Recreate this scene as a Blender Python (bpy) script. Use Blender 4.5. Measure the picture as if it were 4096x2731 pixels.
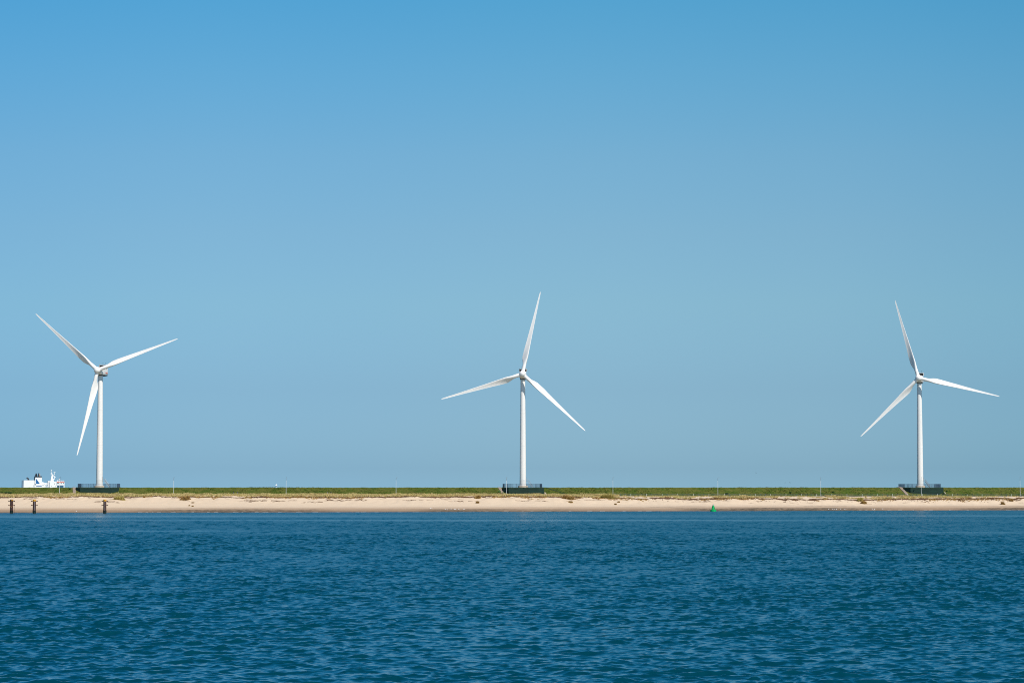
import bpy, bmesh, math, random
import numpy as np
from mathutils import Vector, Matrix, noise as mnoise

for o in list(bpy.data.objects):
    bpy.data.objects.remove(o, do_unlink=True)
scene = bpy.context.scene
C = scene.collection
random.seed(7)
RNG = np.random.default_rng(11)

# ------------------------------------------------------------------ camera
FPX, CX, CY, YH, CAMH = 10000.0, 2048.0, 1365.5, 1950.5, 11.5   # photograph pixels (4096 wide), metres
PITCH = math.atan((YH - CY) / FPX)
cam = bpy.data.cameras.new("camera")
cam_o = bpy.data.objects.new("camera", cam)
C.objects.link(cam_o)
cam_o.location = (0, 0, CAMH)
cam_o.rotation_euler = (math.pi / 2 + PITCH, 0, 0)
cam.sensor_fit = 'HORIZONTAL'
cam.sensor_width = 36.0
cam.lens = 36.0 * FPX / 4096.0
cam.clip_start = 1.0
cam.clip_end = 200000.0
scene.camera = cam_o

# ------------------------------------------------------------------ world, sun, exposure
SUN_EL, SUN_AZ = math.radians(50), math.radians(35)      # azimuth: to the right of straight behind the camera
sun_dir = Vector((math.sin(SUN_AZ) * math.cos(SUN_EL), -math.cos(SUN_AZ) * math.cos(SUN_EL), math.sin(SUN_EL)))
world = bpy.data.worlds.new("World")
scene.world = world
world.use_nodes = True
wn, wl = world.node_tree.nodes, world.node_tree.links
wn.clear()
w_out = wn.new("ShaderNodeOutputWorld")
w_bg = wn.new("ShaderNodeBackground")
w_sky = wn.new("ShaderNodeTexSky")
w_sky.sky_type = 'NISHITA'
w_sky.sun_disc = False
w_sky.sun_elevation = SUN_EL
w_sky.sun_rotation = math.atan2(sun_dir.x, sun_dir.y)
w_sky.altitude = 0
w_sky.air_density = 1.0
w_sky.dust_density = 0.3
w_sky.ozone_density = 3.0
w_tint = wn.new("ShaderNodeMix")
w_tint.data_type = 'RGBA'
w_tint.blend_type = 'MULTIPLY'
w_tint.inputs[0].default_value = 1.0
w_geo = wn.new("ShaderNodeNewGeometry")
w_sep = wn.new("ShaderNodeSeparateXYZ")
w_ramp = wn.new("ShaderNodeValToRGB")
wl.new(w_geo.outputs['Position'], w_sep.inputs[0])
w_abs = wn.new("ShaderNodeMath"); w_abs.operation = 'ABSOLUTE'
wl.new(w_sep.outputs['Z'], w_abs.inputs[0])
wl.new(w_abs.outputs[0], w_ramp.inputs[0])
SKY_TINT = [(0.0005, (0.374, 0.723, 1.283)), (0.0070, (0.336, 0.631, 1.117)), (0.0400, (0.381, 0.620, 0.947)), (0.0729, (0.485, 0.731, 0.919)), (0.1018, (0.526, 0.777, 0.921)), (0.1315, (0.522, 0.834, 0.959)), (0.1638, (0.441, 0.887, 1.024)), (0.1929, (0.356, 0.915, 1.071)), (0.25, (0.15, 1.02, 1.32)), (0.42, (0.06, 0.70, 1.02)), (0.65, (0.06, 0.28, 0.48)), (1.0, (0.06, 0.20, 0.36))]
cr = w_ramp.color_ramp
while len(cr.elements) < len(SKY_TINT):
    cr.elements.new(0.5)
for e, (p, c) in zip(cr.elements, SKY_TINT):
    e.position = p
    e.color = (*c, 1)
wl.new(w_sky.outputs[0], w_tint.inputs[6])
wl.new(w_ramp.outputs[0], w_tint.inputs[7])
w_side = wn.new("ShaderNodeValToRGB")                    # the sky deepens slightly away from the middle of the bay
w_sh = wn.new("ShaderNodeMath"); w_sh.operation = 'ADD'; w_sh.inputs[1].default_value = 0.5
wl.new(w_sep.outputs['X'], w_sh.inputs[0]); wl.new(w_sh.outputs[0], w_side.inputs[0])
SIDE = [(0.28, (0.88, 0.94, 0.98)), (0.40, (0.98, 0.985, 0.995)), (0.54, (1.04, 1.01, 0.985)), (0.61, (1.02, 1.0, 0.975)), (0.72, (0.91, 0.96, 0.95))]
sr_ = w_side.color_ramp; sr_.interpolation = 'EASE'
while len(sr_.elements) < len(SIDE): sr_.elements.new(0.5)
for e, (p, c) in zip(sr_.elements, SIDE): e.position = p; e.color = (*c, 1)
w_t2 = wn.new("ShaderNodeMix"); w_t2.data_type = 'RGBA'; w_t2.blend_type = 'MULTIPLY'; w_t2.inputs[0].default_value = 1.0
wl.new(w_tint.outputs[2], w_t2.inputs[6]); wl.new(w_side.outputs[0], w_t2.inputs[7])
wl.new(w_t2.outputs[2], w_bg.inputs[0])
w_bg.inputs[1].default_value = 0.10
wl.new(w_bg.outputs[0], w_out.inputs[0])

sun = bpy.data.lights.new("sun", 'SUN')
sun.energy = 5.0
sun.angle = math.radians(0.53)
sun.color = (1.0, 0.93, 0.84)
sun_o = bpy.data.objects.new("sun", sun)
C.objects.link(sun_o)
sun_o.rotation_euler = sun_dir.to_track_quat('Z', 'Y').to_euler()
sun_o.location = (100, -100, 200)

scene.view_settings.view_transform = 'Standard'
scene.view_settings.look = 'None'
scene.view_settings.exposure = 0.0
scene.view_settings.gamma = 1.0
scene.view_settings.use_curve_mapping = False
scene.render.engine = 'CYCLES'
scene.cycles.use_denoising = False      # the sea's fine chop must not be smoothed away
scene.cycles.pixel_filter_type = 'BLACKMAN_HARRIS'
scene.cycles.filter_width = 1.0

# ------------------------------------------------------------------ helpers
def zrow(row, Y):
    """height at depth Y that shows on photograph row `row`"""
    return CAMH + Y * math.tan(PITCH + math.atan((CY - row) / FPX))

def at(px, row, Y):
    z = zrow(row, Y)
    fwd = Y * math.cos(PITCH) + (z - CAMH) * math.sin(PITCH)
    return Vector(((px - CX) / FPX * fwd, Y, z))

class MB:
    def __init__(self):
        self.v, self.f = [], []
    def add(self, vs, fs):
        n = len(self.v)
        self.v += [tuple(p) for p in vs]
        self.f += [tuple(i + n for i in q) for q in fs]
    def box(self, x0, x1, y0, y1, z0, z1, M=None):
        vs = [Vector(p) for p in ((x0,y0,z0),(x1,y0,z0),(x1,y1,z0),(x0,y1,z0),(x0,y0,z1),(x1,y0,z1),(x1,y1,z1),(x0,y1,z1))]
        if M: vs = [M @ p for p in vs]
        self.add(vs, [(0,3,2,1),(4,5,6,7),(0,1,5,4),(1,2,6,5),(2,3,7,6),(3,0,4,7)])
    def tube(self, pts, radii, n=10, cap=True):
        pts = [Vector(p) for p in pts]
        if not hasattr(radii, '__len__'): radii = [radii] * len(pts)
        rings = []
        for i, p in enumerate(pts):
            a = pts[max(i-1, 0)]; b = pts[min(i+1, len(pts)-1)]
            t = (b - a).normalized()
            ref = Vector((0,0,1)) if abs(t.z) < 0.9 else Vector((0,1,0))
            u = t.cross(ref).normalized(); w = t.cross(u)
            rings.append([p + (u*math.cos(2*math.pi*k/n) + w*math.sin(2*math.pi*k/n))*radii[i] for k in range(n)])
        self.loft(rings, cap)
    def loft(self, rings, cap=True):
        n = len(rings[0])
        vs = [p for r in rings for p in r]
        fs = []
        for i in range(len(rings)-1):
            for k in range(n):
                fs.append((i*n+k, i*n+(k+1)%n, (i+1)*n+(k+1)%n, (i+1)*n+k))
        if cap:
            fs.append(tuple(range(n))[::-1]); fs.append(tuple(len(vs)-n+k for k in range(n)))
        self.add(vs, fs)
    def lathe(self, prof, n=24, c=(0,0,0)):
        c = Vector(c)
        self.loft([[c + Vector((r*math.cos(2*math.pi*k/n), r*math.sin(2*math.pi*k/n), z)) for k in range(n)] for r, z in prof])
    def prism(self, poly, y0, y1):
        """polygon given in x,z pushed from y0 to y1"""
        n = len(poly)
        vs = [(x, y0, z) for x, z in poly] + [(x, y1, z) for x, z in poly]
        fs = [tuple(range(n)), tuple(range(n, 2*n))[::-1]] + [(k, n+k, n+(k+1)%n, (k+1)%n) for k in range(n)]
        self.add(vs, fs)
    def build(self, name, mat, parent=None, smooth=False, angle=35, loc=None, fix=True):
        me = bpy.data.meshes.new(name)
        me.from_pydata(self.v, [], self.f)
        if fix:
            bm = bmesh.new(); bm.from_mesh(me)
            bmesh.ops.recalc_face_normals(bm, faces=bm.faces)
            bm.to_mesh(me); bm.free()
        if smooth:
            me.polygons.foreach_set('use_smooth', [True]*len(me.polygons))
            me.set_sharp_from_angle(angle=math.radians(angle))
        me.materials.append(mat)
        o = bpy.data.objects.new(name, me)
        C.objects.link(o)
        if parent: o.parent = parent
        if loc is not None: o.location = loc
        return o

def tag(o, label=None, cat=None, group=None, kind=None):
    if label: o['label'] = label
    if cat: o['category'] = cat
    if group: o['group'] = group
    if kind: o['kind'] = kind
    return o

def thing(name, label, cat, loc=(0,0,0), rz=0, group=None):
    o = bpy.data.objects.new(name, None)
    o.empty_display_size = 0.5
    C.objects.link(o)
    o.location = loc; o.rotation_euler = (0, 0, rz)
    return tag(o, label, cat, group)

def copy_tree(o, parent=None):
    c = o.copy(); C.objects.link(c)
    if parent: c.parent = parent
    for ch in list(o.children): copy_tree(ch, c)
    return c

# ------------------------------------------------------------------ materials
def mat(name, color, rough=0.6, metal=0.0, spec=0.5, var=0.12, scale=1.5, bump=0.0, bscale=8.0, stretch=(1,1,1)):
    m = bpy.data.materials.new(name); m.use_nodes = True
    nt = m.node_tree; N, L = nt.nodes, nt.links
    b = N['Principled BSDF']
    b.inputs['Roughness'].default_value = rough
    b.inputs['Metallic'].default_value = metal
    b.inputs['Specular IOR Level'].default_value = spec
    tc = N.new('ShaderNodeTexCoord'); mp = N.new('ShaderNodeMapping')
    mp.inputs['Scale'].default_value = stretch
    L.new(tc.outputs['Object'], mp.inputs[0])
    nz = N.new('ShaderNodeTexNoise'); nz.inputs['Scale'].default_value = scale; nz.inputs['Detail'].default_value = 6
    L.new(mp.outputs[0], nz.inputs['Vector'])
    rp = N.new('ShaderNodeValToRGB')
    lo = [max(0, c*(1-var)) for c in color]; hi = [min(1, c*(1+var)) for c in color]
    rp.color_ramp.elements[0].position = 0.3; rp.color_ramp.elements[0].color = (*lo, 1)
    rp.color_ramp.elements[1].position = 0.7; rp.color_ramp.elements[1].color = (*hi, 1)
    L.new(nz.outputs['Fac'], rp.inputs[0]); L.new(rp.outputs[0], b.inputs['Base Color'])
    if bump:
        n2 = N.new('ShaderNodeTexNoise'); n2.inputs['Scale'].default_value = bscale; n2.inputs['Detail'].default_value = 5
        L.new(mp.outputs[0], n2.inputs['Vector'])
        bp = N.new('ShaderNodeBump'); bp.inputs['Strength'].default_value = bump; bp.inputs['Distance'].default_value = 0.1
        L.new(n2.outputs['Fac'], bp.inputs['Height']); L.new(bp.outputs[0], b.inputs['Normal'])
    return m

def blade_mat(name, cols, rough=0.7):
    """leaf or straw: colour differs from blade to blade and in drifts over the ground"""
    m = bpy.data.materials.new(name); m.use_nodes = True
    N, L = m.node_tree.nodes, m.node_tree.links
    b = N['Principled BSDF']; b.inputs['Roughness'].default_value = rough; b.inputs['Specular IOR Level'].default_value = 0.2
    g = N.new('ShaderNodeNewGeometry'); tc = N.new('ShaderNodeTexCoord')
    nz = N.new('ShaderNodeTexNoise'); nz.inputs['Scale'].default_value = 0.22; nz.inputs['Detail'].default_value = 5; nz.inputs['Roughness'].default_value = 0.65
    L.new(tc.outputs['Object'], nz.inputs['Vector'])
    mx = N.new('ShaderNodeMath'); mx.operation = 'MULTIPLY_ADD'
    L.new(g.outputs['Random Per Island'], mx.inputs[0]); mx.inputs[1].default_value = 0.45
    m2 = N.new('ShaderNodeMath'); m2.operation = 'MULTIPLY_ADD'; m2.inputs[1].default_value = 2.2; m2.inputs[2].default_value = -0.85
    L.new(nz.outputs['Fac'], m2.inputs[0]); L.new(m2.outputs[0], mx.inputs[2])
    rp = N.new('ShaderNodeValToRGB')
    while len(rp.color_ramp.elements) < len(cols): rp.color_ramp.elements.new(0.5)
    for i, (e, c) in enumerate(zip(rp.color_ramp.elements, cols)):
        e.position = i/(len(cols)-1); e.color = (*c, 1)
    L.new(mx.outputs[0], rp.inputs[0]); L.new(rp.outputs[0], b.inputs['Base Color'])
    return m

M = {}
M['white'] = mat('white_gelcoat', (0.84,0.83,0.80), 0.35, var=0.03, scale=0.3)
M['tower'] = mat('tower_paint', (0.80,0.79,0.76), 0.45, var=0.035, scale=0.25, stretch=(1,1,0.15))
M['towerbase'] = mat('tower_base_paint', (0.72,0.72,0.70), 0.5, var=0.04, scale=0.5)
M['black'] = mat('black_mesh', (0.003,0.003,0.003), 0.8, var=0.2)
M['grey'] = mat('galvanised_steel', (0.32,0.33,0.34), 0.5, 0.6, var=0.15)
M['darkgrey'] = mat('dark_steel', (0.06,0.065,0.07), 0.6, 0.2)
M['fence'] = mat('fence_steel', (0.06,0.10,0.16), 0.55, 0.2)
M['concrete'] = mat('concrete', (0.50,0.43,0.34), 0.85, var=0.15, scale=1.2, bump=0.3)
M['stairs'] = mat('weathered_concrete', (0.36,0.29,0.23), 0.9, var=0.2, scale=1.5, bump=0.3)
M['wall'] = mat('dark_green_boards', (0.006,0.032,0.021), 0.85, var=0.45, scale=0.8, bump=0.3, stretch=(0.5,0.5,4))
M['logo'] = mat('orange_red_lettering', (0.75,0.10,0.03), 0.5, var=0.05)
M['lamp'] = mat('pole_galvanised', (0.78,0.80,0.77), 0.5, 0.0, var=0.08)
M['rust'] = mat('rusted_steel', (0.055,0.020,0.013), 0.75, var=0.5, scale=1.3, bump=0.4)
M['yellow'] = mat('weathered_yellow_paint', (0.72,0.34,0.03), 0.6, var=0.35, scale=2.0)
M['weed'] = mat('wet_seaweed', (0.008,0.014,0.006), 0.45, var=0.5, scale=3)
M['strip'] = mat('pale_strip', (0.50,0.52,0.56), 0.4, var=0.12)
M['rope'] = mat('old_rope', (0.45,0.25,0.12), 0.9)
M['buoy'] = mat('green_buoy_paint', (0.004,0.42,0.11), 0.4, var=0.15, scale=1.2)
M['lantern'] = mat('lantern_grey', (0.45,0.47,0.48), 0.4)
M['shipwhite'] = mat('ship_white', (0.90,0.89,0.86), 0.5, var=0.03)
M['shiplight'] = mat('ship_light_grey', (0.58,0.62,0.66), 0.5, var=0.06)
M['shipgrey'] = mat('ship_grey', (0.30,0.34,0.38), 0.5, var=0.1)
M['shipblue'] = mat('ship_blue', (0.012,0.12,0.32), 0.5, var=0.08)
M['shipdark'] = mat('ship_black', (0.012,0.016,0.028), 0.5, var=0.3)
M['shiptan'] = mat('ship_tan', (0.55,0.40,0.30), 0.6)
M['shiporange'] = mat('ship_orange', (0.85,0.13,0.06), 0.5, var=0.1)
M['glass'] = mat('dark_glass', (0.01,0.012,0.015), 0.1, var=0.1)
M['gull'] = mat('gull_white', (0.8,0.8,0.8), 0.7, var=0.05)
M['bird'] = mat('dark_feathers', (0.02,0.02,0.025), 0.7)
M['wood'] = mat('bleached_driftwood', (0.20,0.13,0.08), 0.85, var=0.35, scale=3)
M['root'] = mat('dry_roots', (0.10,0.048,0.022), 0.9, var=0.5, scale=2.5)
M['asphalt'] = mat('pale_asphalt', (0.30,0.31,0.32), 0.85, var=0.12, scale=1)
M['marram'] = blade_mat('marram_straw', [(0.22,0.19,0.07),(0.50,0.40,0.17),(0.62,0.50,0.24),(0.36,0.34,0.11),(0.58,0.46,0.20)])
M['brownclump'] = blade_mat('dead_grass', [(0.16,0.08,0.025),(0.38,0.23,0.08),(0.46,0.32,0.11),(0.22,0.12,0.04)])
M['greenclump'] = blade_mat('green_marram', [(0.22,0.20,0.05),(0.52,0.43,0.15),(0.46,0.40,0.12),(0.60,0.48,0.19)])
M['shrub'] = blade_mat('dark_leaves', [(0.012,0.035,0.012),(0.03,0.08,0.02),(0.05,0.10,0.03)])
M['lightshrub'] = blade_mat('bright_leaves', [(0.05,0.13,0.03),(0.09,0.20,0.05),(0.14,0.22,0.06)])
M['grass'] = blade_mat('dike_grass_blades', [(0.050,0.084,0.011),(0.070,0.110,0.014),(0.092,0.122,0.019),(0.125,0.126,0.031),(0.08,0.106,0.018)])

def ground_mat(name, cols, scale, rough=0.9, bump=0.4):
    m = mat(name, cols[0], rough, var=0.0, spec=0.1, bump=bump, bscale=2.5)
    N, L = m.node_tree.nodes, m.node_tree.links
    rp = [n for n in N if n.type == 'VALTORGB'][0]
    nz = [n for n in N if n.type == 'TEX_NOISE'][0]
    nz.inputs['Scale'].default_value = scale; nz.inputs['Roughness'].default_value = 0.7; nz.inputs['Detail'].default_value = 8
    while len(rp.color_ramp.elements) < len(cols): rp.color_ramp.elements.new(0.5)
    for i, (e, c) in enumerate(zip(rp.color_ramp.elements, cols)):
        e.position = 0.3 + 0.4*i/(len(cols)-1); e.color = (*c, 1)
    return m
M['dike'] = ground_mat('dike_turf', [(0.038,0.072,0.010),(0.066,0.098,0.015),(0.112,0.115,0.027),(0.052,0.082,0.013)], 0.25)

def sand_mat():
    m = bpy.data.materials.new('beach_sand'); m.use_nodes = True
    N, L = m.node_tree.nodes, m.node_tree.links
    b = N['Principled BSDF']; b.inputs['Specular IOR Level'].default_value = 0.15
    b.inputs['Roughness'].default_value = 0.9
    g = N.new('ShaderNodeNewGeometry'); sx = N.new('ShaderNodeSeparateXYZ')
    L.new(g.outputs['Position'], sx.inputs[0])
    mp = N.new('ShaderNodeMapping'); mp.inputs['Scale'].default_value = (0.035, 0.12, 0.6)
    L.new(g.outputs['Position'], mp.inputs[0])
    nz = N.new('ShaderNodeTexNoise'); nz.inputs['Scale'].default_value = 1.0; nz.inputs['Detail'].default_value = 6; nz.inputs['Roughness'].default_value = 0.6
    L.new(mp.outputs[0], nz.inputs['Vector'])
    h = N.new('ShaderNodeMath'); h.operation = 'MULTIPLY_ADD'; h.inputs[1].default_value = 0.8
    L.new(nz.outputs['Fac'], h.inputs[0])
    L.new(sx.outputs['Z'], h.inputs[2])                       # z + noise: wet line and tide bands wander
    s = N.new('ShaderNodeMath'); s.operation = 'MULTIPLY_ADD'; s.inputs[1].default_value = 1/6.0; s.inputs[2].default_value = -0.4/6.0
    L.new(h.outputs[0], s.inputs[0])
    rp = N.new('ShaderNodeValToRGB')
    stops = [(0.0,(0.20,0.14,0.10)),(0.05,(0.27,0.19,0.13)),(0.12,(0.36,0.26,0.175)),(0.20,(0.41,0.30,0.205)),(0.30,(0.48,0.37,0.265)),(0.38,(0.58,0.47,0.35)),(0.55,(0.63,0.51,0.375)),(1.0,(0.63,0.505,0.37))]
    while len(rp.color_ramp.elements) < len(stops): rp.color_ramp.elements.new(0.5)
    for e, (p, c) in zip(rp.color_ramp.elements, stops): e.position = p; e.color = (*c, 1)
    L.new(s.outputs[0], rp.inputs[0])
    # tide-line litter: dark specks in thin bands that come and go along the beach
    n2 = N.new('ShaderNodeTexNoise'); n2.inputs['Scale'].default_value = 1.0; n2.inputs['Detail'].default_value = 7; n2.inputs['Roughness'].default_value = 0.75
    m2 = N.new('ShaderNodeMapping'); m2.inputs['Scale'].default_value = (0.35, 0.9, 3.0)
    L.new(g.outputs['Position'], m2.inputs[0]); L.new(m2.outputs[0], n2.inputs['Vector'])
    n3 = N.new('ShaderNodeTexNoise'); n3.inputs['Scale'].default_value = 0.009; n3.inputs['Detail'].default_value = 2
    L.new(g.outputs['Position'], n3.inputs['Vector'])
    band = N.new('ShaderNodeValToRGB')
    bs = [(0.0,0.1),(0.015,0.5),(0.03,1.0),(0.11,1.0),(0.12,0.6),(0.145,1.0),(0.20,0.9),(0.23,0.1),(0.30,0.05),(0.325,0.6),(0.36,0.0),(1.0,0.0)]
    while len(band.color_ramp.elements) < len(bs): band.color_ramp.elements.new(0.5)
    for e, (p, c) in zip(band.color_ramp.elements, bs): e.position = p; e.color = (c,c,c,1)
    L.new(s.outputs[0], band.inputs[0])
    th = N.new('ShaderNodeMapRange'); th.inputs[1].default_value = 0.40; th.inputs[2].default_value = 0.52
    L.new(n2.outputs['Fac'], th.inputs[0])
    th3 = N.new('ShaderNodeMapRange'); th3.inputs[1].default_value = 0.45; th3.inputs[2].default_value = 0.58; th3.inputs[3].default_value = 0.22
    L.new(n3.outputs['Fac'], th3.inputs[0])
    mm = N.new('ShaderNodeMath'); mm.operation = 'MULTIPLY'; L.new(th.outputs[0], mm.inputs[0]); L.new(band.outputs[0], mm.inputs[1])
    m4 = N.new('ShaderNodeMath'); m4.operation = 'MULTIPLY'; L.new(mm.outputs[0], m4.inputs[0]); L.new(th3.outputs[0], m4.inputs[1])
    mix = N.new('ShaderNodeMix'); mix.data_type = 'RGBA'
    L.new(m4.outputs[0], mix.inputs[0]); L.new(rp.outputs[0], mix.inputs[6]); mix.inputs[7].default_value = (0.06,0.052,0.036,1)
    L.new(mix.outputs[2], b.inputs['Base Color'])
    n5 = N.new('ShaderNodeTexNoise'); n5.inputs['Scale'].default_value = 1.2; n5.inputs['Detail'].default_value = 8
    L.new(g.outputs['Position'], n5.inputs['Vector'])
    bp = N.new('ShaderNodeBump'); bp.inputs['Strength'].default_value = 0.35; bp.inputs['Distance'].default_value = 0.25
    L.new(n5.outputs['Fac'], bp.inputs['Height']); L.new(bp.outputs[0], b.inputs['Normal'])
    return m
M['sand'] = sand_mat()

def water_mat():
    m = bpy.data.materials.new('sea_water'); m.use_nodes = True
    N, L = m.node_tree.nodes, m.node_tree.links
    b = N['Principled BSDF']
    b.inputs['Base Color'].default_value = (0.0001, 0.043, 0.066, 1)
    b.inputs['Specular IOR Level'].default_value = 0.75
    b.inputs['Specular Tint'].default_value = (0.40, 0.88, 1.0, 1)
    b.inputs['Roughness'].default_value = 0.22
    b.inputs['IOR'].default_value = 1.6
    at_ = N.new('ShaderNodeAttribute'); at_.attribute_name = 'fine_chop'
    L.new(at_.outputs['Fac'], b.inputs['Roughness'])           # what the mesh is too coarse to carry: the slope of the small waves
    tc = N.new('ShaderNodeTexCoord'); mp = N.new('ShaderNodeMapping'); mp.inputs['Scale'].default_value = (0.8, 1.3, 1)
    L.new(tc.outputs['Object'], mp.inputs[0])
    nz = N.new('ShaderNodeTexNoise'); nz.inputs['Scale'].default_value = 2.2; nz.inputs['Detail'].default_value = 5; nz.inputs['Roughness'].default_value = 0.6
    L.new(mp.outputs[0], nz.inputs['Vector'])
    bp = N.new('ShaderNodeBump'); bp.inputs['Strength'].default_value = 0.2; bp.inputs['Distance'].default_value = 0.06
    L.new(nz.outputs['Fac'], bp.inputs['Height']); L.new(bp.outputs[0], b.inputs['Normal'])
    return m
M['water'] = water_mat()

# ------------------------------------------------------------------ the lie of the land
D1, D2, D3 = FPX*45/349.5, FPX*45/339.0, FPX*45/327.5        # the turbines, nearest first
X1, X2, X3 = (at(p, 1941, d).x for p, d in ((397.5, D1), (2091.5, D2), (3681.0, D3)))
_cs = (D3 - D1) / (X3 - X1)
def y_crest(x): return D2 + (x - X2)*_cs
def interp(x, pts): return np.interp(x, [p[0] for p in pts], [p[1] for p in pts])
SHORE = [(-4000,2054),(0,2050.5),(600,2048.5),(1400,2047),(1800,2045.8),(2400,2044),(3100,2041.7),(3700,2040.3),(4096,2039.5),(8000,2034)]
BASE = [(0,1978),(1400,1977),(2400,1979),(2520,1983),(4096,1984)]
SCARP = [(0,1987),(300,1987),(600,1986),(1000,1989),(1400,1988),(2200,1987),(2500,1993),(3000,1995),(3400,1996),(4096,1992)]
def px_of(x): return CX + FPX*x/np.where(np.asarray(x) < 0, 1230.0, 1310.0)
def y_shore(x): return CAMH*FPX/(interp(px_of(x), SHORE) + 0.9*fbm(np.asarray(x, float)*0.012, np.asarray(x, float)*0 + 0.4, 4, 85) - YH)
DIKE_W = 12.0
def y_base(x): return y_crest(x) - 1.0 - DIKE_W
def zr(row, Y): return CAMH + Y*np.tan(PITCH + np.arctan((CY - row)/FPX))
def key_profile(x):
    """(Y, z) stations from under water to the back of the dike at this x"""
    px = px_of(x)
    ys, yb, yc = y_shore(x), y_base(x), y_crest(x) - 1.0
    G = yb - ys
    br = interp(px, BASE); sr = interp(px, SCARP) + 2.6*fbm(np.asarray(x)*0.030 + 3, np.asarray(x)*0 + 0.7, 3, 80) + 1.6*fbm(np.asarray(x)*0.16, np.asarray(x)*0 + 0.2, 3, 81)
    zb = zr(br, yb)
    y1, r1 = ys + 0.24*G, 2029.0
    y2, r2 = ys + 0.46*G, sr + 23
    y3, r3 = ys + 0.66*G, sr
    y4 = ys + 0.80*G
    Y = np.array([ys - 60, ys, ys + 0.11*G, y1, y2, y3, y4, yb, yc])
    Z = np.array([np.full_like(x, -4.0), np.zeros_like(x), zr(interp(px, SHORE) - 8.5, ys + 0.11*G), zr(r1, y1), zr(r2, y2), zr(r3, y3),
                  0.35*zr(r3, y3) + 0.65*zb, zb, np.full_like(x, CAMH + 0.12)])
    return Y, Z

def vnoise(x, y, seed=0):
    xi = np.floor(x).astype(np.int64); yi = np.floor(y).astype(np.int64)
    xf, yf = x - xi, y - yi
    def hsh(a, b):
        n = (a*374761393 + b*668265263 + seed*1442695041) & 0xffffffff
        n = ((n ^ (n >> 13))*1274126177) & 0xffffffff
        return ((n ^ (n >> 16)) & 0xffff)/65535.0
    u, v = xf*xf*(3-2*xf), yf*yf*(3-2*yf)
    return (hsh(xi,yi)*(1-u)+hsh(xi+1,yi)*u)*(1-v) + (hsh(xi,yi+1)*(1-u)+hsh(xi+1,yi+1)*u)*v
def fbm(x, y, oct=4, seed=0):
    s, a, t = 0.0, 1.0, 0.0
    for k in range(oct):
        s = s + a*(vnoise(x*2**k, y*2**k, seed + k) - 0.5); t += a; a *= 0.5
    return s/t*2

def land_z(x, y):
    """ground height at points (arrays)"""
    x = np.atleast_1d(np.asarray(x, float)); y = np.atleast_1d(np.asarray(y, float))
    Y, Z = key_profile(x)
    z = np.full_like(x, 0.0)
    for i in range(len(Y)-1):
        t = (y - Y[i])/(Y[i+1]-Y[i])
        z = np.where((t >= 0) & (t <= 1.0), Z[i] + (Z[i+1]-Z[i])*t, z)
    z = np.where(y > Y[-1], Z[-1], z)
    z = np.where(y < Y[0], Z[0], z)
    # relief: gullies and slumps on the sand face, ripples on the foreshore
    s = (y - Y[1])/(Y[7]-Y[1])
    face = np.exp(-((s-0.58)/0.17)**2)
    z = z + face*(0.55*fbm(x*0.09, y*0.06, 4, 3) + 0.30*fbm(x*0.5, y*0.10, 3, 9))
    z = z + np.clip(s*4, 0, 1)*(s < 1.0)*0.12*fbm(x*0.25, y*0.3, 4, 17)
    d = np.clip((y - Y[7])/6, 0, 1)
    z = z + d*(0.10*fbm(x*0.15, y*0.15, 3, 5) + 0.16*fbm(x*0.7, y*0.7, 3, 8))*np.where(y > Y[7], 1, 0)
    return z

def grid_object(name, X, Yg, Zg, material):
    r, c = X.shape
    me = bpy.data.meshes.new(name)
    co = np.stack([X, Yg, Zg], -1).reshape(-1, 3).astype(np.float32)
    idx = np.arange(r*c).reshape(r, c)
    q = np.stack([idx[:-1,:-1], idx[:-1,1:], idx[1:,1:], idx[1:,:-1]], -1).reshape(-1, 4)
    me.vertices.add(len(co)); me.vertices.foreach_set('co', co.ravel())
    me.loops.add(q.size); me.loops.foreach_set('vertex_index', q.ravel().astype(np.int32))
    me.polygons.add(len(q))
    me.polygons.foreach_set('loop_start', (np.arange(len(q))*4).astype(np.int32))
    me.polygons.foreach_set('use_smooth', np.ones(len(q), bool))
    me.update(calc_edges=True)
    me.materials.append(material)
    o = bpy.data.objects.new(name, me); C.objects.link(o)
    return o

xs = np.concatenate([np.linspace(-1500, -345, 24), np.arange(-340, 340.1, 0.8), np.linspace(345, 1500, 24)])
def strip(name, f0, f1, n, material, lift=0.0):
    """sheet of land between profile stations f0..f1 (fractions of the station list)"""
    Y, Z = key_profile(xs)
    st = np.linspace(f0, f1, n)
    rows = []
    for s in st:
        i = min(int(s), len(Y)-2); t = s - i
        rows.append(Y[i]*(1-t) + Y[i+1]*t)
    Yg = np.array(rows); X = np.tile(xs, (n, 1))
    return X, Yg, material
X, Yg, _ = strip('beach', 0, 7.3, 230, None)
beach = grid_object('beach', X, Yg, land_z(X.ravel(), Yg.ravel()).reshape(X.shape), M['sand'])
tag(beach, kind='structure')
# dike: from just in front of its toe over the crest and down the far side
rows = []
yb, yc = y_base(xs), y_crest(xs) - 1.0
for t in np.linspace(-0.03, 1.0, 34): rows.append((yb + (yc-yb)*t, None))
Xd = np.tile(xs, (len(rows)+3, 1)); Yd = np.array([r[0] for r in rows] + [yc+3, yc+5, yc+70])
Zd = land_z(Xd.ravel(), Yd.ravel()).reshape(Xd.shape)
Zd[:34] += 0.03
Zd[0] -= 0.10
Zd[34] = CAMH + 0.05; Zd[35] = CAMH - 0.3; Zd[36] = -6
dike = grid_object('dike', Xd, Yd, Zd, M['dike'])
tag(dike, kind='structure')

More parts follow.
